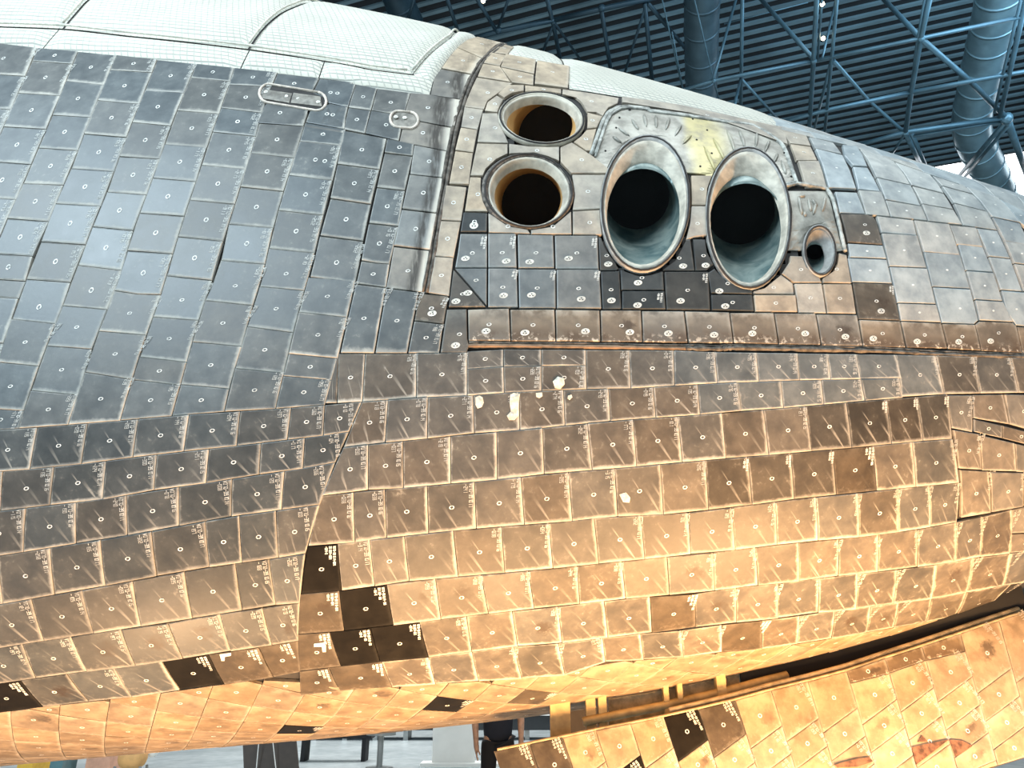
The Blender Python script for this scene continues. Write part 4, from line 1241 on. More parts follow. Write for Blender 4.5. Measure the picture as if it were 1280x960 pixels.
# ventilation ducts
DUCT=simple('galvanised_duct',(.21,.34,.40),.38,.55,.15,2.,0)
DUCTD=simple('duct_in_shade',(.07,.12,.15),.5,.4,.15,2.,0)  # darker copy of the duct metal, with shade put into the colour
def duct(name,pts,z,rpx,label,m):
    zz=z if isinstance(z,(list,tuple)) else [z]*len(pts)
    P=[atz(x,y,q) for (x,y),q in zip(pts,zz)]
    # smooth by Catmull-Rom
    S=[]
    for i in range(len(P)-1):
        p0,p1,p2,p3=P[max(i-1,0)],P[i],P[i+1],P[min(i+2,len(P)-1)]
        for k in range(6):
            t=k/6; S.append(.5*((2*p1)+(p2-p0)*t+(2*p0-5*p1+4*p2-p3)*t*t+(3*p1-p0-3*p2+p3)*t**3))
    S.append(P[-1]); r=rpx*(P[0]-Vector((0,0,1.6))).length/990
    root=empty(name,P[-1],label,'duct','ventilation ducts below the roof')
    b=MB(); b.tube(S,r,24); o=b.build('pipe',m,root,True); o.location=-P[-1]
    acc=0
    for i in range(1,len(S)-1):
        acc+=(S[i]-S[i-1]).length
        if acc>.75:
            acc=0; t=(S[i+1]-S[i-1]).normalized(); b=MB(); b.tube([S[i]-t*.035,S[i]+t*.035],r*1.035,24); o=b.build('joint_band',m,root,True); o.location=-P[-1]
    return root
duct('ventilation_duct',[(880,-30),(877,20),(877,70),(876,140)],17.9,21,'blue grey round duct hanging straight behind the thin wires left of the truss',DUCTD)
duct('ventilation_duct',[(1255,-40),(1246,10),(1234,62),(1222,112),(1215,146),(1217,172),(1232,205),(1252,250)],[17.6]*8,22.5,'large bright blue grey duct with an elbow beside the rooflight',DUCT)
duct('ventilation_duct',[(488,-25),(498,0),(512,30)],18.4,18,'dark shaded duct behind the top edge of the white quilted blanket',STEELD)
GLOW=simple('lamp_glow',(1.,.86,.62),.4,0,.02,1,0,9.)
for x,y,lab in ((1028,5,'upper of two small warm lamps on the truss post'),(1029,48,'lower of two small warm lamps on the truss post'),(604,1,'small warm lamp alone near the dark top chord')):
    c=atz(x,y,ZL); t=tag(empty('spotlight',c),lab,'lamp','small lamps on the roof frame')
    bm=bmesh.new(); bmesh.ops.create_uvsphere(bm,u_segments=12,v_segments=8,radius=.045); me=bpy.data.meshes.new('bulb'); bm.to_mesh(me); bm.free(); link('bulb',me,GLOW,t)
    b=MB(); b.tube([(0,.03,.0),(0,.10,.14)],[.06,.04],10); b.build('lamp_housing',STEELD,t,True)
# ------------------------------------------------------------------ the spaceplane
root=empty('space_shuttle',(0,YC,0),'huge tiled winged spacecraft nose with five dark thruster openings and white quilted top','spacecraft')
def kid(o,parent=None): 
    o.parent=parent or root
    return o
def R0(o): o.location=(0,-YC,0); o.parent=root; return o
ELP={k:MS[k][0] for k in MS if k[0]=='n' and k[1:2].isdigit()}
def inside(e,x,ph,scale=1.):
    ex,ep=e; cx,cp=ex.mean(),ep.mean(); ang=np.arctan2((ep-cp)/30,(ex-cx)); rad=np.hypot((ep-cp)/30,(ex-cx)); o=np.argsort(ang)
    a=np.arctan2((ph-cp)/30,x-cx); r=np.hypot((ph-cp)/30,x-cx)
    return r<scale*np.interp(a,np.concatenate([ang[o]-2*np.pi,ang[o],ang[o]+2*np.pi]),np.tile(rad[o],3))
# skin under the tiles
def skin():
    xs=np.concatenate([np.arange(-4.6,-.3,.12),np.arange(-.3,1.35,.028),np.arange(1.35,XN,.1),XN+(XT-XN)*np.sin(np.linspace(0,math.pi/2,14))])
    ps=np.concatenate([np.arange(-180,-90,6.),np.arange(-90,-10,3.),np.arange(-10,34,.8),np.arange(34,180,4.)]); 
    G=np.stack(np.meshgrid(xs,ps,indexing='ij'),-1); x,ph=G[...,0],G[...,1]
    P=hs(x,ph,np.full(x.shape,-.001)); nan=~np.isfinite(P); P[nan]=0
    nose=x>XN+.001; P[nose]=hull(x,ph)[nose]
    hole=np.zeros(x.shape,bool)
    for k in ('n1_1','n2_1','n3_1','n4_1','n5_1'): hole|=inside(ELP[k],x,ph,.99)
    n,mm=x.shape; F=[]
    for i in range(n-1):
        for jx in range(mm):
            j2=(jx+1)%mm
            if hole[i,jx] or hole[i+1,jx] or hole[i,j2] or hole[i+1,j2]: continue
            F.append((i*mm+jx,i*mm+j2,(i+1)*mm+j2,(i+1)*mm+jx))
    return pydata('fuselage_skin',P.reshape(-1,3),F,SKIN,None,True)
R0(skin())
# ---- stroke lettering
SEG={'a':((0,2),(1,2)),'b':((1,1),(1,2)),'c':((1,0),(1,1)),'d':((0,0),(1,0)),'e':((0,0),(0,1)),'f':((0,1),(0,2)),'g':((0,1),(1,1)),'v':((0,2),(.5,0)),'w':((.5,0),(1,2))}
CH={'0':'abcdef','1':'bc','2':'abged','3':'abgcd','4':'fgbc','5':'afgcd','6':'afgedc','7':'abc','8':'abcdefg','9':'abcdfg','V':'vw','-':'g'}
def text_quads(s,x0,y0,h,sw):
    """strokes for a line read along +x; returns list of 4-point quads"""
    q=[]; k=h/2; adv=h*.78
    for i,c in enumerate(s):
        for sg in CH.get(c,''):
            (ax,ay),(bx,by)=SEG[sg]; a=np.array([x0+i*adv+ax*k*.95,y0+ay*k]); bb=np.array([x0+i*adv+bx*k*.95,y0+by*k])
            d=(bb-a)/np.linalg.norm(bb-a); nn=np.array([-d[1],d[0]])*sw/2; a=a-d*sw/2; bb=bb+d*sw/2
            q.append([a-nn,bb-nn,bb+nn,a+nn])
    return q
def ring(cx,cy,r0,r1,n=10):
    q=[]
    for k in range(n):
        a,b_=2*math.pi*k/n,2*math.pi*(k+1)/n
        q.append([np.array([cx+r*math.cos(t),cy+r*math.sin(t)]) for r,t in ((r0,a),(r1,a),(r1,b_),(r0,b_))])
    return q
def disc(cx,cy,r,n=10): return [[np.array([cx+r*math.cos(2*math.pi*k/n),cy+r*math.sin(2*math.pi*k/n)]) for k in range(n)]]
STY={ # brightness, brown, deposit, streak, scorch, stain, text(0 none 1 faint 2 white)
 'C':(.68,.10,.75,.0,0,0,1),'L':(.47,.14,.75,.8,0,0,1),'M':(.60,.45,1.0,.9,0,0,1),'X':(.95,.45,.7,.8,0,0,1),'E':(1.3,.95,.35,.0,0,.25,0),
 'S':(1.25,.35,.3,0,1,0,0),'F':(2.25,.62,.35,0,0,.03,0),'B':(1.15,.08,.2,0,0,0,2),'N':(.32,.15,.1,0,0,0,2),'K':(.62,.55,.2,0,0,.2,2),'Q':(1.15,.6,.35,0,0,1.,0),'R':(2.6,.12,.2,0,0,.02,0),'D':(1.75,.97,.45,.0,0,.25,1)}
LOW=False
def style(kind,v,row=0):
    b_,br,dp,sk_,sc,stn,tx=STY[kind]; b_*=1+rng.uniform(-1,1)*(.09 if kind in 'CRF' else .16); br=min(1,max(0,br+rng.uniform(-.15,.15)))
    dp*=rng.uniform(.6,1.1); sk_*=rng.uniform(.25,1.15)
    if LOW and kind in 'ML': stn=.11
    if v=='n': b_,br,dp,sk_,stn,tx=.07,.5,.02,0,0,3
    if v=='k': b_,br,dp,sk_,stn,tx=.38,.75,.12,.05,.1,3
    if v=='d': b_,dp,tx=b_*.62,dp*.8,2
    if v=='b': b_,br=b_*1.5,.06  # paler, bluer row tiles; their sheen is put into the colour
    if v=='c': b_,br,sc=2.3,.75,sc*.4
    if v=='r': b_,br,stn=.8,1.,.9
    return b_,br,dp,sk_,sc,stn,tx
def build_tile(surf,pa,pb,kind,v,metric):
    """surf(a,b,off)->points; pa,pb = outline in surface coordinates; returns V,F,UV(per vert),mat idx,style"""
    n=len(pa); ma,mb=metric
    A=pa*ma; B=pb*mb
    ar=.5*np.sum(A*np.roll(B,-1)-B*np.roll(A,-1))
    if ar>0: pa,pb,A,B=pa[::-1],pb[::-1],A[::-1],B[::-1]     # clockwise seen from outside
    k0=int(np.argmin((A-A.min())-(B-B.min()))); pa,pb,A,B=[np.roll(q,-k0) for q in (pa,pb,A,B)]
    s=style(kind,v); h=.012+rng.uniform(-.0012,.0014); bev=.0013; tu,tv=rng.uniform(-.0009,.0009,2); gap=.0012
    V=[];UV=[];F=[];MI=[]
    if n==4:
        lu=(np.hypot(A[1]-A[0],B[1]-B[0])+np.hypot(A[2]-A[3],B[2]-B[3]))/2; lv=(np.hypot(A[3]-A[0],B[3]-B[0])+np.hypot(A[2]-A[1],B[2]-B[1]))/2
        def bil(u,vv): return [q[3]*(1-u)*(1-vv)+q[2]*u*(1-vv)+q[1]*u*vv+q[0]*(1-u)*vv for q in (pa,pb)]
        gu,gv=min(gap/lu,.1),min(gap/lv,.1); eu,ev=min(.0045/lu,.2),min(.0045/lv,.2)
        us=np.array([gu,eu,.5,1-eu,1-gu]); vs=np.array([gv,ev,.5,1-ev,1-gv]); U,Vv=np.meshgrid(us,vs,indexing='ij')
        off=h+tu*(U-.5)*2+tv*(Vv-.5)*2; E=np.zeros((5,5),bool); E[0]=E[-1]=True; E[:,0]=E[:,-1]=True; off=np.where(E,off-bev,off)
        a_,b_=bil(U,Vv); P=surf(a_,b_,off).reshape(-1,3)
        V=list(P); UV=list(zip(U.ravel(),Vv.ravel()))
        for i in range(4):
            for j_ in range(4): F.append((i*5+j_,(i+1)*5+j_,(i+1)*5+j_+1,i*5+j_+1))
        brd=[i*5 for i in range(5)]+[20+j_ for j_ in range(1,5)]+[i*5+4 for i in (3,2,1,0)]+[j_ for j_ in (3,2,1)]
    else:
        ca,cb=pa.mean(),pb.mean(); lu=np.ptp(A); lv=np.ptp(B)
        pa2=[];pb2=[]
        for i in range(n):
            j_=(i+1)%n; pa2+=[pa[i],(pa[i]+pa[j_])/2]; pb2+=[pb[i],(pb[i]+pb[j_])/2]
        pa2=np.array(pa2[::-1]);pb2=np.array(pb2[::-1]); N=len(pa2)
        rad=min(lu,lv)/2; rings=[]
        for f,o_ in ((1-gap/rad,h-bev),(1-.0045/rad,h)):
            rings.append((ca+(pa2-ca)*f,cb+(pb2-cb)*f,o_))
        for a_,b_,o_ in rings:
            V+=list(surf(a_,b_,np.full(N,o_))); UV+=list(zip(np.clip((a_*ma-A.min())/lu,0,1),np.clip((b_*mb-B.min())/lv,0,1)))
        V+=list(surf(np.array([ca]),np.array([cb]),np.array([h]))); UV.append((.5,.5))
        for i in range(N):
            j_=(i+1)%N; F.append((i,j_,N+j_,N+i)); F.append((N+i,N+j_,2*N))
        brd=list(range(N))
    nb=len(V)
    Pb=np.array([V[i] for i in brd]); 
    if n==4: a_,b_=bil(U,Vv); a_,b_=a_.ravel()[brd],b_.ravel()[brd]
    else: a_,b_=rings[0][0],rings[0][1]
    V+=list(surf(a_,b_,np.zeros(len(brd)))); UV+=[UV[i] for i in brd]
    m_=len(brd)
    for i in range(m_):
        j_=(i+1)%m_; F.append((brd[j_],brd[i],nb+i,nb+j_))
    MI=[0]*len(F)
    # markings, drawn in a local metric frame and laid on the tile face
    tx=s[6]; Q=[]
    if n==4:
        c0=np.array([A.mean(),B.mean()]); e1=np.array([A[1]-A[0]+A[2]-A[3],B[1]-B[0]+B[2]-B[3]]); e1/=np.linalg.norm(e1); e2=np.array([-e1[1],e1[0]])
    else: c0=np.array([A.mean(),B.mean()]); e1=np.array([1.,0]); e2=np.array([0,1.])
    if min(lu,lv)>.055:
        Q+=[(q,1 if rng.random()<.75 else 2) for q in ring(0,0,.0052,.0086)] if kind not in 'R' else [(q,1) for q in disc(0,0,.006,8)]
        if kind in 'BNQK' and v=='':
            px_,py_=rng.uniform(-.25,.25)*lu,-rng.uniform(.15,.3)*lv
            Q+=[(q,3) for q in disc(px_,py_,.0155,14)]+[(q,4) for dx,dy in ((-.005,-.003),(.005,-.003),(0,.006)) for q in disc(px_+dx,py_+dy,.003,6)]
    if tx and lu>.09 and lv>.09 and n==4:
        num='%03d'%rng.integers(1,320); base='V070-3910%d'%rng.integers(14,18)
        lines=[]
        if tx==1 and rng.random()<.78:
            hh=.0118; L_=len(base)*hh*.78
            if L_>lv*.94: hh*=lv*.94/L_
            lines=[(base,lu/2-.017-hh*.0,hh,2,.0019,lv/2-.006),('-'+num,lu/2-.035,hh,2,.0019,lv/2-.008)]
        elif tx==2 and rng.random()<.8:
            hh=.0062; lines=[(base,lu/2-.014,hh,1,.0016,lv/2-.012),('-'+num+'-'+num,lu/2-.025,hh,1,.0016,lv/2-.012)]
        elif tx==3:
            hh=.0072; lines=[(base+'-'+num,lu/2-.015,hh,1,.0018,lv/2-.008),('391'+num+'-'+num,lu/2-.028,hh,1,.0018,lv/2-.008),('-'+num+'-0',lu/2-.041,hh,1,.0018,lv/2-.008)]
        for tstr,xu,hh,mi_,sw,y0 in lines:
            for q in text_quads(tstr,0,0,hh,sw):
                q2=[np.array([xu+p_[1]-.004,y0-p_[0]]) for p_ in q]
                if min(p_[1] for p_ in q2)>-lv/2+.004: Q.append((q2,mi_))
    if Q:
        for q,mi_ in Q:
            pts=np.array([c0+e1*p_[0]+e2*p_[1] for p_ in q]); 
            top=.0007 if mi_!=4 else .0011
            b0=len(V); 
            uu=np.clip(((pts-c0)@e1)/lu*2,-1,1); vv_=np.clip(((pts-c0)@e2)/lv*2,-1,1)
            P=surf(pts[:,0]/ma,pts[:,1]/mb,h+tu*uu+tv*vv_+top) if n==4 else surf(pts[:,0]/ma,pts[:,1]/mb,np.full(len(pts),h+top))
            V+=list(P); UV+=[(.5,.5)]*len(P); F.append(tuple(range(b0,b0+len(P)))); MI.append(mi_)
    return V,F,UV,MI,s
class TileMesh:
    def __init__(s): s.V=[];s.F=[];s.UV=[];s.MI=[];s.TA=[];s.TB=[]
    def put(s,T):
        V,F,UV,MI,st_=T; b0=len(s.V); s.V+=V; s.F+=[tuple(i+b0 for i in f) for f in F]; s.UV+=UV; s.MI+=MI
        r=rng.random(2); s.TA+=[(st_[0],st_[1],st_[2],st_[3])]*len(V); s.TB+=[(r[0],r[1],st_[4],st_[5])]*len(V)
    def build(s,name,parent,origin=None):
        P=np.array(s.V); c=P.mean(0) if origin is None else np.array(origin)
        me=bpy.data.meshes.new(name); me.from_pydata((P-c).tolist(),[],s.F); me.update()
        # face outward
        uv=me.uv_layers.new(name='UVMap'); li=np.zeros(len(me.loops),np.int32); me.loops.foreach_get('vertex_index',li)
        uv.data.foreach_set('uv',np.array(s.UV,np.float32)[li].ravel())
        for nm,D in (('ta',s.TA),('tb',s.TB)):
            at=me.attributes.new(nm,'FLOAT_COLOR','POINT'); D=np.array(D,np.float32); at.data.foreach_set('color',D.ravel())
        me.polygons.foreach_set('material_index',s.MI); me.polygons.foreach_set('use_smooth',[True]*len(me.polygons)); me.set_sharp_from_angle(angle=math.radians(14))
        o=link(name,me,[TILE,PAINT,FAINT,PLUG,DARK],parent); o.location=c-np.array(parent.location) if parent is not None else c
        return o
def orient(T,outward):
    V,F,UV,MI,s=T; f=F[0]; a,b_,c=[np.array(V[i]) for i in f[:3]]
    if np.dot(np.cross(b_-a,c-a),outward)<0: F=[tuple(reversed(q)) for q in F]
    # markings separately
    F2=[]
    for q,mi_ in zip(F,MI):
        if mi_:
            a,b_,c=[np.array(V[i]) for i in q[:3]]
            if np.dot(np.cross(b_-a,c-a),outward)<0: q=tuple(reversed(q))
        F2.append(q)
    return V,F2,UV,MI,s
NT=262
rest=TileMesh(); cnt=0
for ln in TILES.strip().split('\n'):
    k,s=ln.split(';'); x,ph=parse(s); n=len(x)
    LOW=ph.mean()<-37
    T=build_tile(lambda a,b_,o_: hs(a,b_,np.asarray(o_)),x,ph,k[0],k[1:],(1.,math.radians(1)*2.35))
    out=SGN*hn(np.array([x.mean()]),np.array([ph.mean()]))[0]; T=orient(T,out)
    if cnt<NT:
        tm=TileMesh(); tm.put(T); o=tm.build('tile',root)
        if k[1:]=='n': o['label']='unworn black tile with crisp white stencil'
        cnt+=1
    else: rest.put(T)
# the rows run on past the photograph's edges, aft and round the nose
BANDS=[]
for ln in TILES.strip().split('\n'):
    k,s=ln.split(';')
    if k[0]!='E': BANDS.append(parse(s))
dph=3.62; ph0=-47.
while ph0<100:
    ph1=ph0+dph; lo=[x.min() for x,p_ in BANDS if p_.max()>ph0+.4 and p_.min()<ph1-.4]; hi=[x.max() for x,p_ in BANDS if p_.max()>ph0+.4 and p_.min()<ph1-.4]
    if hi and ph0>-45:
        x1=max(hi)+.002; k_=0
        if x1>1.9:
            while x1<3.45:
                x2=x1+.152; rest.put(orient(build_tile(lambda a,b_,o_: hs(a,b_,np.asarray(o_)),np.array([x1,x2,x2,x1]),np.array([ph1,ph1,ph0,ph0]),'R' if ph0>-21 else 'M','',(1.,math.radians(1)*2.35)),SGN*hn(np.array([x1+.07]),np.array([ph0+1.8]))[0])); x1=x2
    if lo and ph1<27:
        x1=min(lo)-.002
        if x1<-1.8:
            while x1>-4.4:
                x2=x1-.158; rest.put(orient(build_tile(lambda a,b_,o_: hs(a,b_,np.asarray(o_)),np.array([x2,x1,x1,x2]),np.array([ph1,ph1,ph0,ph0]),'C' if ph0>-14 else 'L','',(1.,math.radians(1)*2.35)),SGN*hn(np.array([x1-.07]),np.array([ph0+1.8]))[0])); x1=x2
    ph0=ph1
o=rest.build('tile_field',root); o['kind']='stuff'
# ---- generic patches on the hull
def patch(name,x,ph,off,m,parent=root,sub=2,thick=None,uvscale=True,noise_amp=0.):
    """polygon on the hull filled, subdivided to follow the curve, raised by off with a skirt"""
    pts=[Vector((a,b_*math.radians(1)*2.35,0)) for a,b_ in zip(x,ph)]
    tri=tessellate_polygon([pts]); bm=bmesh.new(); vs=[bm.verts.new(p) for p in pts]
    for t in tri:
        try: bm.faces.new([vs[i] for i in t])
        except ValueError: pass
    for _ in range(sub):
        bmesh.ops.subdivide_edges(bm,edges=[e for e in bm.edges if e.calc_length()>.035],cuts=1,use_grid_fill=False); bmesh.ops.triangulate(bm,faces=bm.faces[:])
    bmesh.ops.recalc_face_normals(bm,faces=bm.faces[:])
    bm.verts.index_update(); V=np.array([v.co for v in bm.verts]); F=[tuple(v.index for v in f.verts) for f in bm.faces]
    be=[(e.verts[0].index,e.verts[1].index) for e in bm.edges if len(e.link_faces)==1]; bm.free()
    isb=np.zeros(len(V),bool)
    for a,b_ in be: isb[a]=isb[b_]=True
    a_,b_=V[:,0],V[:,1]/(math.radians(1)*2.35); of=np.where(isb,off-.003,off)
    P=hs(a_,b_,of); S=hs(a_,b_,np.zeros(len(V))); nb=len(V)
    # orientation
    f=F[0]; nrm=np.cross(P[f[1]]-P[f[0]],P[f[2]]-P[f[0]]); ow=SGN*hn(a_[:1],b_[:1])[0]
    if nrm@ow<0: F=[tuple(reversed(q)) for q in F]
    F+= [(a,b2,nb+b2,nb+a) for a,b2 in be]
    o=pydata(name,np.vstack([P,S]),F,m,None,False); me=o.data
    uv=me.uv_layers.new(name='UVMap'); li=np.zeros(len(me.loops),np.int32); me.loops.foreach_get('vertex_index',li)
    UV=np.tile(V[:,:2],(2,1)).astype(np.float32); uv.data.foreach_set('uv',UV[li].ravel())
    o.location=-Vector(parent.location) if parent is root else (0,0,0); o.parent=parent
    return o
def dense(x,ph,n):
    t=np.arange(len(x)); tt=np.linspace(0,len(x)-1,n); return np.interp(tt,t,x),np.interp(tt,t,ph)
def hose(name,x,ph,r,off,m,parent=root,n=8,closed=False,wob=0.,dn=None):
    x,ph=np.array(x),np.array(ph)
    if closed: x=np.append(x,x[0]); ph=np.append(ph,ph[0])
    if dn: x,ph=dense(x,ph,dn)
    P=hs(x,ph,np.full(len(x),off)); b=MB(); rs=[r*(1+wob*rng.uniform(-1,1)) for _ in x]; b.tube(P,rs,n); o=b.build(name,m,parent,True)
    if parent is root: o.location=(0,-YC,0)
    return o
# module seam: dark gap between two rope barriers
sx_,sp_=MS['seam'][0]
hose('seam_rope',sx_-.006,sp_,.0075,.006,ROPE,dn=60,wob=.2); hose('seam_rope',sx_+.010,sp_,.0075,.006,ROPE,dn=60,wob=.2)
bx_,bp_=MS['barrier'][0]
b2x,b2p=MS['barrier2'][0]
hose('barrier_rope',bx_,bp_+.30,.0045,.006,ROPE,dn=90,wob=.35)
k0=int(np.searchsorted(bx_,.6)); hose('barrier_rope',np.r_[.60,bx_[k0:]],np.r_[np.interp(.60,bx_,bp_),bp_[k0:]]-.10,.0085,.006,ROPE,dn=70,wob=.3)
hose('barrier_strip',b2x,np.interp(b2x,bx_,bp_)-.12,.0085,.004,simple('scorched_strip',(.20,.125,.075),.8,0,.4,20,.3),dn=60,wob=.12)
# ---- thruster nozzles
LIP=simple('cream_nozzle_lip',(.46,.42,.345),.6,0,.28,18,.3); LIPD=simple('charred_nozzle_rim',(.13,.115,.10),.85,0,.7,45,.8)
LIPG=simple('grey_nozzle_rim',(.27,.265,.25),.6,.1,.3,22,.3)
def nozzle_mat(name,c0,c1):
    m,nt,p=mat(name); co=objco(nt); n=noise(nt,co,9,4,.6,.8); nt.links.new(mixc(nt,n.step(.3,.7),c0,c1),p.inputs['Base Color']); p.inputs['Roughness'].default_value=.42; p.inputs['Metallic'].default_value=.25; return m
NZA=nozzle_mat('orange_nozzle_wall',(.48,.26,.09),(.68,.42,.17)); NZB=nozzle_mat('blue_grey_nozzle_wall',(.055,.105,.11),(.25,.30,.275))  # orange wall: metal tone plus warm light from below put into the colour
def ringpts(k,off,scale=1.):
    x,ph=ELP[k]; cx,cp=x.mean(),ph.mean(); return hs(cx+(x-cx)*scale,cp+(ph-cp)*scale,np.full(len(x),off))
def loft(rings,closed_end=False):
    n=len(rings[0]); V=np.vstack(rings); F=[]
    for i in range(len(rings)-1):
        for k in range(n): F.append((i*n+k,i*n+(k+1)%n,(i+1)*n+(k+1)%n,(i+1)*n+k))
    if closed_end: F.append(tuple(range((len(rings)-1)*n,len(rings)*n)))
    return V,F
def nozzle(k,axis,depth,rthroat,mo,mi_,mw,label):
    axis=np.array(axis,float); axis/=np.linalg.norm(axis)
    V,F=loft([ringpts(k+'_0',.0),ringpts(k+'_0',.012,.995),ringpts(k+'_0',.017,.97),ringpts(k+'_1',.016,1.02),ringpts(k+'_1',.010,1.0)])
    o=R0(pydata('thruster_nozzle',V,F,mo,None,True)); o['label']=label
    V,F=loft([ringpts(k+'_1',.010,1.0),ringpts(k+'_1',.014,.975),ringpts(k+'_1',.006,.94),ringpts(k+'_2',-.012,1.03),ringpts(k+'_2',-.022,1.0)])
    pydata('nozzle_lip',V,F,mi_,o,True)
    R_=ringpts(k+'_2',-.022,1.0); c=R_.mean(0); n=len(R_)
    # circle of the throat in the plane normal to the axis, matched in angle
    e=R_-c; ep=e-np.outer(e@axis,axis); rp_=np.linalg.norm(ep,axis=1,keepdims=True); un=ep/rp_; r0=rp_.mean()
    rings=[R_]
    for t in np.linspace(.12,1,9):
        rr=r0+(rthroat*r0-r0)*(t**1.2); w=min(1,t*2.2)
        circ=c+axis*depth*t+un*rr; obl=R_+axis*depth*t+ (un*rr-ep)
        rings.append(circ*w+obl*(1-w))
    V,F=loft(rings); pydata('nozzle_wall',V,F,mw,o,True)
    g0,g1=ELP[k+'_0'],ELP[k+'_1']; gx,gp_=(g0[0]*.45+g1[0]*.55),(g0[1]*.45+g1[1]*.55)
    gx,gp_=np.append(gx,gx[0]),np.append(gp_,gp_[0]); b=MB(); b.tube(hs(gx,gp_,np.full(len(gx),.0162)),.0042,6,False); b.build('nozzle_groove',SKIN,o,True)
    V,F=loft([rings[-1],rings[-1]*.6+rings[-1].mean(0)*.4+axis*.02],True); pydata('throat_shade_plate',V,F,DARK,o)  # black end plate; the shadow inside the nozzle is put into its colour
    return o
nozzle('n1',(.16,.857,.50),.25,1.10,LIP,LIP,NZA,'upper left thruster opening with cream rim')
nozzle('n2',(.06,.857,.50),.30,1.02,LIPD,LIP,NZA,'lower left thruster opening with charred black rim')
nozzle('n3',(.08,.70,.715),.31,.90,LIPG,LIP,NZB,'left of the two tall thruster openings')
nozzle('n4',(.23,.70,.715),.31,.90,LIPG,LIP,NZB,'right of the two tall thruster openings')
nozzle('n5',(.38,.70,.74),.10,.85,LIPG,LIPG,NZB,'smallest thruster opening')
# ---- bare metal access panels round the tall nozzles
def panel_mat():
    m,nt,p=mat('bare_alloy_panel'); co=objco(nt); n=noise(nt,co,12,5,.6); n2=noise(nt,co,3.5,3)
    c=mixc(nt,n.step(.3,.7),(.18,.17,.145),(.40,.385,.335))
    sxx=nt.nodes.new('ShaderNodeSeparateXYZ'); nt.links.new(co,sxx.inputs[0]); xx=X(nt,sxx.outputs[0]); zz=X(nt,sxx.outputs[2])
    st_=(xx-zz*.05+(n2-.5)*.16); band=(st_.step(.50,.56)*(1.-st_.step(.63,.74))*n.step(.2,.55)*zz.step(3.30,3.38)).clamp()
    c=mixc(nt,band*.6,c,(.52,.43,.14)); nt.links.new(c,p.inputs['Base Color']); p.inputs['Roughness'].default_value=.5; p.inputs['Metallic'].default_value=.25
    bump(nt,p,n,.15,.004); return m
PAN=panel_mat()
pan=patch('access_panel',*MS['panel'][0],.008,PAN,sub=3)
rx_,rp_=MS['panelrim'][0]
SEAL=simple('grey_panel_seal',(.33,.33,.30),.6,.1,.5,30,.3)
hose('panel_seal',rx_-.016*np.linspace(1,0,len(rx_))**2,rp_+.35,.009,.006,SEAL,dn=70,wob=.1); hose('panel_seal',rx_,rp_,.006,.010,SEAL,dn=70,wob=.1); hose('panel_seal',rx_,rp_+.45,.0045,.011,SEAL,dn=70,wob=.1)
sp2=patch('access_panel',*MS['smallpanel'][0],.008,PAN,sub=2); hose('panel_seal',*MS['smallrim'][0],.0075,.011,SEAL,dn=30,wob=.15)
bx2,bp2=MS['bolts'][0]
for a,b_ in zip(bx2,bp2):
    P=hs(np.array([a]),np.array([b_]),np.array([.008]))[0]; nn=SGN*hn(np.array([a]),np.array([b_]))[0]; b=MB(); b.tube([P-nn*.002,P+nn*.0022],.0042,10); o=b.build('bolt',DARK,root); o.location=(0,-YC,0)
for a,b_ in MS['rib']:
    a,b_=dense(a,b_,7); P=hs(a,b_,np.full(7,.0085)); b=MB(); b.tube(P,[.001,.0055,.0075,.008,.0075,.0055,.001],8); o=b.build('stiffening_rib',PAN,root,True); o.location=(0,-YC,0)
for a,b_ in MS['emb']:
    a,b_=dense(a,b_,7); P=hs(a,b_,np.full(7,.0085)); b=MB(); b.tube(P,[.0015,.006,.007,.007,.007,.006,.0015],8); o=b.build('pressed_rib',PAN,root,True); o.location=(0,-YC,0)
# ---- recessed service pockets
POCK=simple('pocket_plate',(.20,.185,.16),.6,.1,.4,30); RIMM=simple('pale_pocket_rim',(.62,.54,.46),.7,0,.25,40)
for nm,lab in (('slot','long rounded service pocket'),('vent','small rounded service pocket')):
    x,ph=MS[nm][0]; pk=patch('service_pocket',x,ph,.0135,SKIN if nm=='slot' else POCK,sub=1); pk['label']=lab
    hose('pocket_rim',x,ph,.0055,.0135,RIMM,closed=True)
for nm in ('slotplate','slotplate2'): patch('pocket_plate',*MS[nm][0],.0185,POCK,sub=2)
for nm in ('slotscrew','ventscrew'):
    for a,b_ in zip(*MS[nm][0]):
        P=hs(np.array([a]),np.array([b_]),np.array([.015]))[0]; nn=SGN*hn(np.array([a]),np.array([b_]))[0]; b=MB()
        b.tube([P,P+nn*.003],.0085,14); b.tube([P+nn*.003,P+nn*.0045],[.004,.003],8); o=b.build('screw',PLUG,root); o.location=(0,-YC,0)
FILL=simple('white_filler',(.62,.58,.48),.9,0,.3,60)
for k,(x,ph) in enumerate(MS['filler']): o=patch('filler_patch',x,ph,.0168,FILL,sub=1)
for k,(x,ph) in enumerate(MS['tape']): o=patch('tape_mark',x,ph,.0165,PAINT,sub=0)
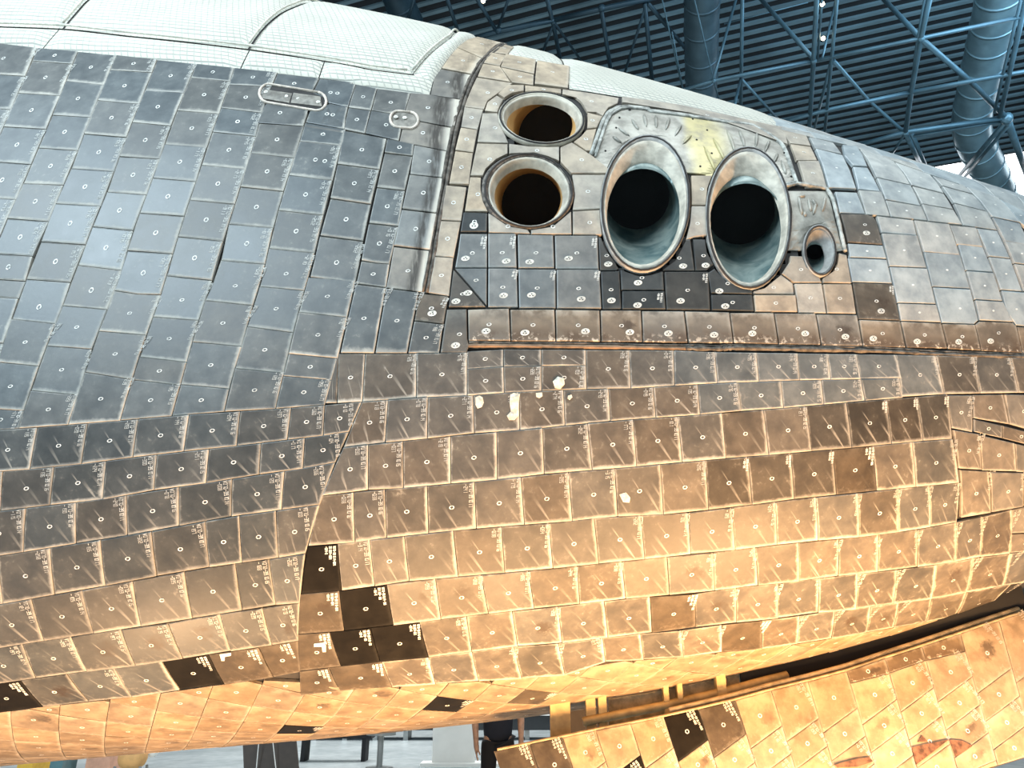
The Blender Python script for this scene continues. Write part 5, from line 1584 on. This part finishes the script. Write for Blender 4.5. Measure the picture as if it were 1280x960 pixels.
# ---- white quilted blankets
def quilt():
    m,nt,p=mat('quilted_white_blanket'); uvn=nt.nodes.new('ShaderNodeUVMap'); uvn.uv_map='UVMap'
    co=objco(nt); n=noise(nt,co,25,3); n3=noise(nt,co,3,4)
    va=nt.nodes.new('ShaderNodeVectorMath'); va.operation='ADD'; sc=nt.nodes.new('ShaderNodeVectorMath'); sc.operation='SCALE'; sc.inputs['Scale'].default_value=.012
    nt.links.new(noise(nt,co,6).v.node.outputs[1],sc.inputs[0]); nt.links.new(uvn.outputs[0],va.inputs[0]); nt.links.new(sc.outputs[0],va.inputs[1])
    s=nt.nodes.new('ShaderNodeSeparateXYZ'); nt.links.new(va.outputs[0],s.inputs[0]); u=X(nt,s.outputs[0]); v=X(nt,s.outputs[1])
    def tri(a,period): return ((a/period)._m('FRACT')-.5).abs()*2.
    gu=tri(u+v*.35,.030); gv=tri(v+u*.10,.0245); g=(gu.step(.72,1.)*.6).mx(gv.step(.55,1.))
    c=mixc(nt,n3.step(.3,.75),(.54,.52,.445),(.65,.63,.545)); c=mixc(nt,g*(n*.6+.4),c,(.22,.24,.23))  # quilt grooves coloured darker, crease shade put into the fabric colour
    nt.links.new(c,p.inputs['Base Color']); p.inputs['Roughness'].default_value=.95
    bump(nt,p,(1.-g)*.9+n*.4,.55,.006); return m
QUILT=quilt(); QEDGE=simple('blanket_stitch',(.62,.60,.52),.95,0,.2,40,.3)
def curve_of(nm):
    x,p_=MS[nm][0]; o=np.argsort(x); return x[o],p_[o]
ex,ep=curve_of('bl_edge'); tx_,tp_=curve_of('bl_strip'); endp,endx=MS['bl_end'][0][1],MS['bl_end'][0][0]
edge_ph=lambda x: np.interp(x,ex,ep); strip_ph=lambda x: np.interp(x,tx_,tp_)
xend=lambda ph: np.interp(ph,endp,endx)
in_p,in_x=MS['bl_in'][0][1],MS['bl_in'][0][0]
xin=lambda ph: np.interp(ph,in_p,in_x)
def sheet(name,fx0,fx1,fp0,fp1,nx,nph,off,m):
    """raised pad between two x curves (of phi) and two phi curves (of x), with rounded border"""
    S,T=np.meshgrid(np.linspace(0,1,nx),np.linspace(0,1,nph),indexing='ij')
    x=fx0(np.full_like(S,30.))*(1-S)+fx1(np.full_like(S,30.))*S
    for _ in range(3):
        ph=fp0(x)*(1-T)+fp1(x)*T; x=fx0(ph)*(1-S)+fx1(ph)*S
    d=np.minimum(np.minimum(S,1-S)*(nx-1)/1.5,np.minimum(T,1-T)*(nph-1)/1.5); of=off*np.clip(d,0,1)**.5+.002
    P=hs(x,ph,of); F=[(i*nph+k,(i+1)*nph+k,(i+1)*nph+k+1,i*nph+k+1) for i in range(nx-1) for k in range(nph-1)]
    f=F[0]; PP=P.reshape(-1,3); nrm=np.cross(PP[f[1]]-PP[f[0]],PP[f[2]]-PP[f[0]])
    if nrm@(SGN*hn(x[:1,0],ph[:1,0])[0])<0: F=[q[::-1] for q in F]
    o=pydata(name,PP,F,m,None,True); uv=o.data.uv_layers.new(name='UVMap'); li=np.zeros(len(o.data.loops),np.int32); o.data.loops.foreach_get('vertex_index',li)
    UV=np.stack([x,np.radians(ph)*2.35],-1).reshape(-1,2).astype(np.float32); uv.data.foreach_set('uv',UV[li].ravel()); return R0(o)
cst=lambda c:(lambda a: np.full_like(np.asarray(a,float),c))
s1p,s1x=MS['bl_s1'][0][1],MS['bl_s1'][0][0]; s2p,s2x=MS['bl_s2'][0][1],MS['bl_s2'][0][0]
S1=lambda ph: np.interp(ph,s1p,s1x); S2=lambda ph: np.interp(ph,s2p,s2x)
TOPP=cst(112.); g_=.006
for f0,f1 in ((cst(-4.5),cst(-3.05)),(cst(-3.05),lambda p_:S1(p_)-g_),(lambda p_:S1(p_)+g_,lambda p_:S2(p_)-g_),(lambda p_:S2(p_)+g_,lambda p_:xin(p_))):
    sheet('quilted_blanket',f0,f1,lambda x:strip_ph(x)+.15,TOPP,22,44,.020,QUILT)
for f0,f1 in ((cst(-4.5),cst(-2.78)),(cst(-2.775),cst(-2.09)),(cst(-2.085),cst(-1.14)),(cst(-1.135),cst(-.80)),(cst(-.795),lambda p_:xend(p_)-.003)):
    sheet('blanket_border',f0,f1,lambda x:edge_ph(x)+.05,lambda x:np.minimum(strip_ph(x)-.1,strip_ph(x)),14,7,.016,QUILT)
sheet('blanket_border',lambda p_:xin(p_)+.004,lambda p_:xend(p_)-.004,lambda x: np.interp(x,[-.45,-.42,-.33],[24.1,24.1,20.6])+.3,TOPP,6,60,.016,QUILT)
# stitched cords along panel borders
for fx,p0 in ((S1,30.6),(S2,26.9)):
    p_=np.linspace(p0,110,50); hose('blanket_cord',fx(p_),p_,.005,.021,QEDGE)
x_=np.linspace(-4.4,-.44,80); hose('blanket_cord',x_,strip_ph(x_)+.1,.005,.021,QEDGE)
p_=np.linspace(24.2,110,50); hose('blanket_cord',xin(p_),p_,.005,.021,QEDGE)
# cover strip of module: grey top beyond, white strip blanket along the spine
fx2,fp2=MS['fb2'][0]
lowx=np.array([.239,.466,.728,.955,1.193]); lowp=np.array([25.12,25.29,26.12,25.58,25.14])
hix=np.array([.25,1.0,1.2]); 
sheet('quilted_blanket',cst(.243),lambda p_: np.interp(p_,[25.1,30.6,60],[1.193,1.216,1.25]),lambda x: np.interp(x,lowx,lowp)+.1,cst(112.),20,44,.016,QUILT)
sheet('quilted_blanket',lambda p_: np.interp(p_,[33,37.7,60],[-.03,-.011,0.]),cst(.236),lambda x: np.interp(x,[-.03,.27],[33.3,33.6]),cst(112.),8,36,.016,QUILT)
# cream tiles closing the top between blanket and seam, beyond the crest
TM=TileMesh()
for k in range(9):
    p0=43+k*7.5
    for xa,xb in ((-.30+.02*min(k,3),-.05),):
        T=build_tile(lambda a,b_,o_: hs(a,b_,np.asarray(o_)),np.array([-.17,-.045,-.03,-.16]),np.array([p0+7.2,p0+7.2,p0,p0]),'S','',(1.,math.radians(1)*2.35)); TM.put(orient(T,SGN*hn(np.array([-.1]),np.array([p0]))[0]))
o=TM.build('crest_tiles',root); o['kind']='stuff'
# ------------------------------------------------------------------ nose gear door hanging below
DWEAR=[(np.array([float(v.split(',')[0])/1000 for v in s.split()]),np.array([float(v.split(',')[1])/1000 for v in s.split()])) for s in '''1623,1323 1700,1338 1782,1351 1707,1308 1622,1261
1786,1351 1834,1347 1871,1329 1829,1308 1789,1290
1653,1342 1676,1366 1694,1344
1294,1261 1375,1280 1442,1288 1451,1272 1385,1254 1304,1252'''.strip().split(chr(10))]
YH,KD,Z0=3.42,.2,1.6
dn_=np.array([0,-1.,KD]); dn_/=np.linalg.norm(dn_)
def dsurf(a,b_,off):
    a=np.asarray(a,float); b_=np.asarray(b_,float); off=np.asarray(off,float)
    bow=-.03*((a-1.2)/1.2)**2*0
    P=np.stack([a,YH+KD*(b_-Z0)+bow,b_],-1); return P+dn_*off[...,None]
dtop=np.array([[float(v)/1000 for v in q.split(',')] for q in '-75,1308 72,1336 207,1360 343,1385 489,1410 628,1435 777,1465 937,1499 1093,1537 1256,1572 1433,1613 1610,1664 1785,1713 1969,1767 2161,1823 2290,1860'.split()])
dbot=np.array([[.036,.814],[.483,.918],[.957,1.028],[1.451,1.143],[1.915,1.251],[2.253,1.329]])
DCORE=simple('door_core',(.05,.04,.032),.85); BRASS=simple('primed_yellow_metal',(.46,.34,.16),.55,.1,.25,14); TAN=simple('tan_seal_strip',(.50,.38,.22),.75,0,.3,25,.2)
xs=np.linspace(-.06,2.28,40); zt_=np.interp(xs,dtop[:,0],dtop[:,1]); zb_=np.interp(xs,dbot[:,0],dbot[:,1])
V=[];F=[]
for x,a,c in zip(xs,zt_,zb_):
    xb=x+(.11 if x<0.3 else .11*max(0,1-(x-.3)/1.9)*1)
    P=dsurf(np.array([x,xb]),np.array([a,c]),np.array([0.,0.])); Qp=dsurf(np.array([x,xb]),np.array([a,c]),np.array([-.05,-.05])); V+=[P[0],P[1],Qp[1],Qp[0]]
n=len(xs)
for i in range(n-1):
    for k in range(4): F.append((4*i+k,4*i+(k+1)%4,4*(i+1)+(k+1)%4,4*(i+1)+k))
F+=[(0,3,2,1),(4*n-4,4*n-3,4*n-2,4*n-1)]
door=R0(pydata('nose_gear_door',V,F,DCORE)); 
drest=TileMesh(); dc=0
class _D: location=(0,0,0)
for ln in DOOR.strip().split('\n'):
    k,s=ln.split(';'); q=np.array([[float(v)/1000 for v in w.split(',')] for w in s.split()]); x,z=q[:,0],q[:,1]
    if abs(.5*np.sum(x*np.roll(z,-1)-z*np.roll(x,-1)))<.0008: continue
    T=orient(build_tile(dsurf,x,z,'D',k,(1.,1.02)),dn_)
    inview=z.max()>1.10 and dc<46
    if inview:
        tm=TileMesh(); tm.put(T); o=tm.build('tile',None); o.parent=door; dc+=1
        if k=='n': o['label']='unworn black tile with crisp white stencil'
        if k=='r': o['label']='short reddish brown tile'
    else: drest.put(T)
if drest.V: o=drest.build('tile_field',None); o.parent=door; o['kind']='stuff'
b=MB(); b.tube(dsurf(xs,zt_+.003,np.full(n,.004)),.007,8); b.build('door_seal',TAN,door,True)
b=MB(); b.tube(dsurf(xs[12:],zt_[12:]+.022,np.full(n-12,-.012)),.011,8); b.build('door_seal',TAN,door,True)
hx=np.linspace(.3,1.2,20)
b=MB(); b.tube(dsurf(hx,np.interp(hx,dtop[:,0],dtop[:,1])+.05,np.full(20,-.06)),.018,8); b.build('hinge_beam',BRASS,door,True)
for x,w_ in ((.205,.085),(.335,.04),(.385,.035),(.66,.022),(.72,.022),(.90,.04)):
    z=np.interp(x,dtop[:,0],dtop[:,1]); b=MB(); b.box((x,YH+.05,z+.05),(w_,.05,.20)); b.build('hinge_fitting',BRASS,door)
b=MB(); zz=lambda x: np.interp(x,dtop[:,0],dtop[:,1])
V=[(x,YH+dy,zz(x)+dz) for x in (.42,.6,.8,1.0) for dy,dz in ((.10,-.02),(.12,-.02),(.12,.13),(.10,.13))]
F=[(4*i+k,4*i+(k+1)%4,4*i+4+(k+1)%4,4*i+4+k) for i in range(3) for k in range(4)]+[(3,2,1,0),(12,13,14,15)]
pydata('inner_frame',V,F,TAN,door)
bxs=np.linspace(1.0,2.32,16); V=[]
for x in bxs: V+=[(x,YH+.07,zz(x)-.03),(x,YH+.09,zz(x)-.03),(x,YH+.09,zz(x)+.20),(x,YH+.07,zz(x)+.20)]
pydata('gap_shade_sheet',V,[(4*i+k,4*i+(k+1)%4,4*i+4+(k+1)%4,4*i+4+k) for i in range(15) for k in range(4)]+[(3,2,1,0),(60,61,62,63)],DARK,door)  # black sheet added to darken the gap above the door
WORN=simple('brick_brown_wear',(.13,.06,.035),.85,0,.6,40)
for s in DWEAR:
    a,c=s; F=[tuple(range(len(a)))]; P=dsurf(a,c,np.full(len(a),.0168)); Q_=dsurf(a,c,np.full(len(a),.010)); m_=len(a)
    nrm=np.cross(P[1]-P[0],P[2]-P[0]); 
    if nrm@dn_<0: F=[F[0][::-1]]
    pydata('worn_patch',np.vstack([P,Q_]),F+[(k,(k+1)%m_,m_+(k+1)%m_,m_+k) for k in range(m_)],WORN,door)
# the other door of the pair, on the far side of the wheel bay
V=[];F=[]
for x in np.linspace(.32,2.28,14):
    a=np.interp(x,dtop[:,0],dtop[:,1])+.06; c=np.interp(x,dbot[:,0],dbot[:,1])
    V+=[(x,2*YC-YH,a),(x,2*YC-YH+.1,c),(x,2*YC-YH+.15,c),(x,2*YC-YH+.05,a)]
for i in range(13):
    for k in range(4): F.append((4*i+k,4*i+(k+1)%4,4*(i+1)+(k+1)%4,4*(i+1)+k))
F+=[(3,2,1,0),(52,53,54,55)]
R0(pydata('nose_gear_door',V,F,DCORE))
# ------------------------------------------------------------------ people and things on the hall floor
def skinmesh(name,verts,edges,rad,m,parent,sub=2,root_i=0):
    me=bpy.data.meshes.new(name); me.from_pydata(verts,edges,[]); o=bpy.data.objects.new(name,me); COL.objects.link(o)
    sm=o.modifiers.new('s','SKIN'); 
    for i,r in enumerate(rad): me.skin_vertices[0].data[i].radius=(r,r) if not isinstance(r,tuple) else r
    me.skin_vertices[0].data[root_i].use_root=True
    s=o.modifiers.new('u','SUBSURF'); s.levels=sub; s.render_levels=sub
    dg=bpy.context.evaluated_depsgraph_get(); m2=bpy.data.meshes.new_from_object(o.evaluated_get(dg)); bpy.data.objects.remove(o)
    m2.name=name; m2.polygons.foreach_set('use_smooth',[True]*len(m2.polygons)); m2.materials.clear()
    return link(name,m2,m,parent)
FLESH=simple('skin_tone',(.52,.32,.22),.55,0,.1,20)
def person(loc,rz,label,shirt,trousers,hair,arm_out=.0):
    t=empty('person',loc,label,'person'); t.rotation_euler=(0,0,rz)
    V=[(0,0,.95),(0,0,1.12),(0,.0,1.34),(0,0,1.46),(0,.01,1.54),(0,.0,1.62),(0,-.02,1.70)]; E=[(i,i+1) for i in range(6)]; Rr=[(.15,.11),(.135,.1),(.16,.11),(.09,.07),(.055,.055),(.085,.095),(.08,.095)]
    for s in (-1,1):
        k=len(V); V+=[(s*.19,0,1.42),(s*(.235+arm_out),.0,1.14),(s*(.225+arm_out),-.07,.90),(s*(.22+arm_out),-.085,.83)]; E+=[(2,k),(k,k+1),(k+1,k+2),(k+2,k+3)]; Rr+=[.058,.046,.031,.034]
        for f,(dx,ln) in enumerate(((-.024,.075),(-.008,.085),(.008,.08),(.022,.062))):
            q=len(V); V+=[(s*(.22+arm_out)+dx*.4,-.088+dx,.80),(s*(.218+arm_out),-.092+dx,.80-ln*.5),(s*(.205+arm_out),-.098+dx,.80-ln)]; E+=[(k+3,q),(q,q+1),(q+1,q+2)]; Rr+=[.010,.009,.008]
        q=len(V); V+=[(s*(.20+arm_out),-.125,.815),(s*(.185+arm_out),-.14,.775)]; E+=[(k+3,q),(q,q+1)]; Rr+=[.011,.009]
        k=len(V); V+=[(s*.095,0,.86),(s*.11,-.01,.48),(s*.115,.02,.10),(s*.12,-.12,.04)]; E+=[(0,k),(k,k+1),(k+1,k+2),(k+2,k+3)]; Rr+=[.09,.06,.04,.035]
    skinmesh('body',V,E,Rr,FLESH,t)
    # clothes
    V=[(0,0,.82),(0,0,1.1),(0,0,1.34),(0,0,1.45)]; E=[(0,1),(1,2),(2,3)]; Rr=[(.19,.15),(.175,.14),(.19,.14),(.10,.085)]
    for s in (-1,1):
        k=len(V); V+=[(s*.195,0,1.415),(s*(.225+arm_out*.6),0,1.22)]; E+=[(2,k),(k,k+1)]; Rr+=[.078,.072]
    skinmesh('shirt',V,E,Rr,shirt,t)
    V=[(0,0,1.04)]; E=[]; Rr=[(.168,.13)]
    for s in (-1,1):
        k=len(V); V+=[(s*.098,0,.84),(s*.11,-.01,.48),(s*.115,.02,.12)]; E+=[(0,k),(k,k+1),(k+1,k+2)]; Rr+=[.108,.082,.07]
    skinmesh('trousers',V,E,Rr,trousers,t)
    for s in (-1,1): skinmesh('shoe',[(s*.115,.05,.05),(s*.118,-.07,.045),(s*.12,-.17,.035)],[(0,1),(1,2)],[.052,.05,.04],simple('black_shoe',(.02,.02,.02),.5),t)
    skinmesh('hair',[(0,.03,1.65),(0,.02,1.72),(0,-.02,1.765)],[(0,1),(1,2)],[(.08,.085),(.092,.105),(.07,.08)],hair,t)
    # face
    for s in (-1,1):
        bm=bmesh.new(); bmesh.ops.create_uvsphere(bm,u_segments=10,v_segments=6,radius=.012); me=bpy.data.meshes.new('eye'); bm.to_mesh(me); bm.free(); o=link('eye',me,DARK,t); o.location=(s*.032,-.102,1.665)
        bm=bmesh.new(); bmesh.ops.create_uvsphere(bm,u_segments=10,v_segments=6,radius=.03); me=bpy.data.meshes.new('ear'); bm.to_mesh(me); bm.free(); o=link('ear',me,FLESH,t); o.location=(s*.088,.0,1.655); o.scale=(.35,.7,1)
    skinmesh('nose',[(0,-.10,1.665),(0,-.122,1.63)],[(0,1)],[.010,.016],FLESH,t,1); b=MB(); b.box((0,-.108,1.595),(.045,.01,.012)); b.build('mouth',simple('lips',(.4,.16,.14),.5),t)
    return t
NAVY=simple('navy_cotton',(.010,.016,.030),.85); BLK=simple('black_cloth',(.012,.012,.014),.85); JEAN=simple('blue_denim',(.05,.12,.26),.85,0,.3,30); HAIR=simple('brown_hair',(.04,.025,.015),.6); WHITE=simple('white_laminate',(.80,.79,.74),.5,0,.05,2)
def gp(px,py): return atz(px,py,0.)
person((-.16,9.3,0),.15,'person in navy t-shirt standing behind the spacecraft, seen under its belly',NAVY,BLK,HAIR,.03)
person((-6.6,14.2,0),2.6,'person in blue jeans far off, only the legs seen under the belly at left',BLK,JEAN,HAIR)
# white display column
def depth_of(py): 
    d=ray(640,py); return -1.6/d.z*d.y
def xat(px,py): return gp(px,py).x
y_=depth_of(957); x0,x1=xat(540,957),xat(593.5,957); t=empty('display_board',((x0+x1)/2,y_,0),'plain white upright display board standing beside the person','sign'); b=MB(); b.box((0,0,1.1),(x1-x0,.12,2.1)); b.build('board_face',WHITE,t); b=MB(); b.box((.5,0,.03),(x1-x0+1.4,.5,.06)); b.build('foot',WHITE,t)
y_=depth_of(961); x_=xat(474,961); GREYM=simple('brushed_grey_steel',(.30,.31,.30),.4,.5,.1,6)
t=empty('side_table',(x_,y_,0),'grey pedestal table with flat round top under the belly at middle','table'); b=MB(); b.tube([(0,0,0),(0,0,.03)],.25,20); b.build('base',GREYM,t); b=MB(); b.tube([(0,0,.03),(0,0,.56)],.055,12); b.build('pedestal',GREYM,t); b=MB(); b.tube([(0,0,.56),(0,0,.63)],.27,24); b.build('table_top',GREYM,t)
# low dark plinth with lattice behind
t=empty('exhibit_stand',(-2.,22.,0),'long dark exhibit stand with white rail and white lattice seen far under the belly','stand')
b=MB(); b.box((0,0,.42),(12,1.,.35)); b.build('deck',simple('black_deck',(.015,.018,.02),.6),t); b=MB(); b.box((0,-.55,.66),(12,.06,.12)); b.build('rail',WHITE,t)
for k in range(-7,8):
    b=MB(); b.box((k*.8,0,.13),(.12,.8,.26)); b.build('stand_leg',GREYM,t)
for k in range(-8,9):
    b=MB(); b.tube([(k*.7,-.3,.72),(k*.7+.35,-.3,1.5)],.02,6); b.tube([(k*.7+.35,-.3,1.5),(k*.7+.7,-.3,.72)],.02,6); b.build('lattice_bar',WHITE,t)
b=MB(); b.tube([(-6,-.3,1.5),(6,-.3,1.5)],.025,6); b.build('lattice_bar',WHITE,t)
# dark raked panel, left of the belly gap
y_=13.2; xx=lambda px: (px-640)/930*(y_*math.cos(PITCH)+(.6-1.6)*math.sin(PITCH))
t=empty('raked_signboard',(xx(340),y_,0),'dark brown raked board with two pale wires under the belly at left','board')
V=[(xx(312)-xx(340),-.02,-.0),(xx(380)-xx(340),-.02,.0),(xx(356)-xx(340),.25,1.1),(xx(290)-xx(340),.25,1.1)]; V+=[(a,b_+.06,c) for a,b_,c in V]
pydata('board',V,[(0,1,2,3),(7,6,5,4),(0,4,5,1),(1,5,6,2),(2,6,7,3),(3,7,4,0)],simple('dark_brown_board',(.05,.035,.025),.6),t)
for s in (0,.16): b=MB(); b.tube([(-.2+s,-.06,.9),(-.18+s*2.2,-.06,.02)],.008,6); b.build('wire',WHITE,t)
t=empty('long_bench',(-3.55,16.6,0),'dark low bench on the pale floor right of the raked board','bench'); b=MB(); b.box((0,0,.46),(1.5,.45,.09)); b.build('seat',BLK,t)
for s in (-.6,.6): b=MB(); b.box((s,0,.21),(.08,.4,.42)); b.build('leg',BLK,t)
# left corner items
def crate(name,px,y,w,h,m,label,cat,mname='body'):
    x=(px-640)/930*(y*math.cos(PITCH)-.9*math.sin(PITCH)); t=empty(name,(x,y,0),label,cat); b=MB(); b.box((0,0,h/2),(w,.4,h)); b.build(mname,m,t); b=MB(); b.box((0,0,h+.02),(w*1.06,.44,.04)); b.build('cap',m,t); return t
crate('stanchion',47,11.,.20,.62,simple('yellow_paint',(.72,.42,.05),.5),'yellow post standing on the floor in the far left corner','post')
crate('display_case',75,12.5,.45,.66,simple('teal_glass',(.10,.20,.22),.25),'dark teal display case right of the yellow post','case')
crate('storage_crate',136,12.9,.36,.60,simple('salmon_card',(.62,.33,.22),.7),'salmon coloured crate left of the padded white seat','crate')
x_=(166-640)/930*(12*math.cos(PITCH)-.4); t=empty('padded_seat',(x_,12.,0),'orange and white padded seat left of the jeans','seat')
skinmesh('cushion',[(-.2,0,.45),(0,0,.5),(.22,0,.47)],[(0,1),(1,2)],[(.17,.16),(.2,.17),(.15,.15)],simple('orange_cushion',(.70,.38,.14),.7),t); skinmesh('backrest',[(.15,.2,.45),(.2,.22,.66)],[(0,1)],[.13,.1],WHITE,t)
b=MB()
for sx2 in (-.2,.2):
    for sy in (-.12,.12): b.tube([(sx2,sy,0),(sx2*.9,sy*.9,.38)],.02,8)
b.build('legs',GREYM,t)
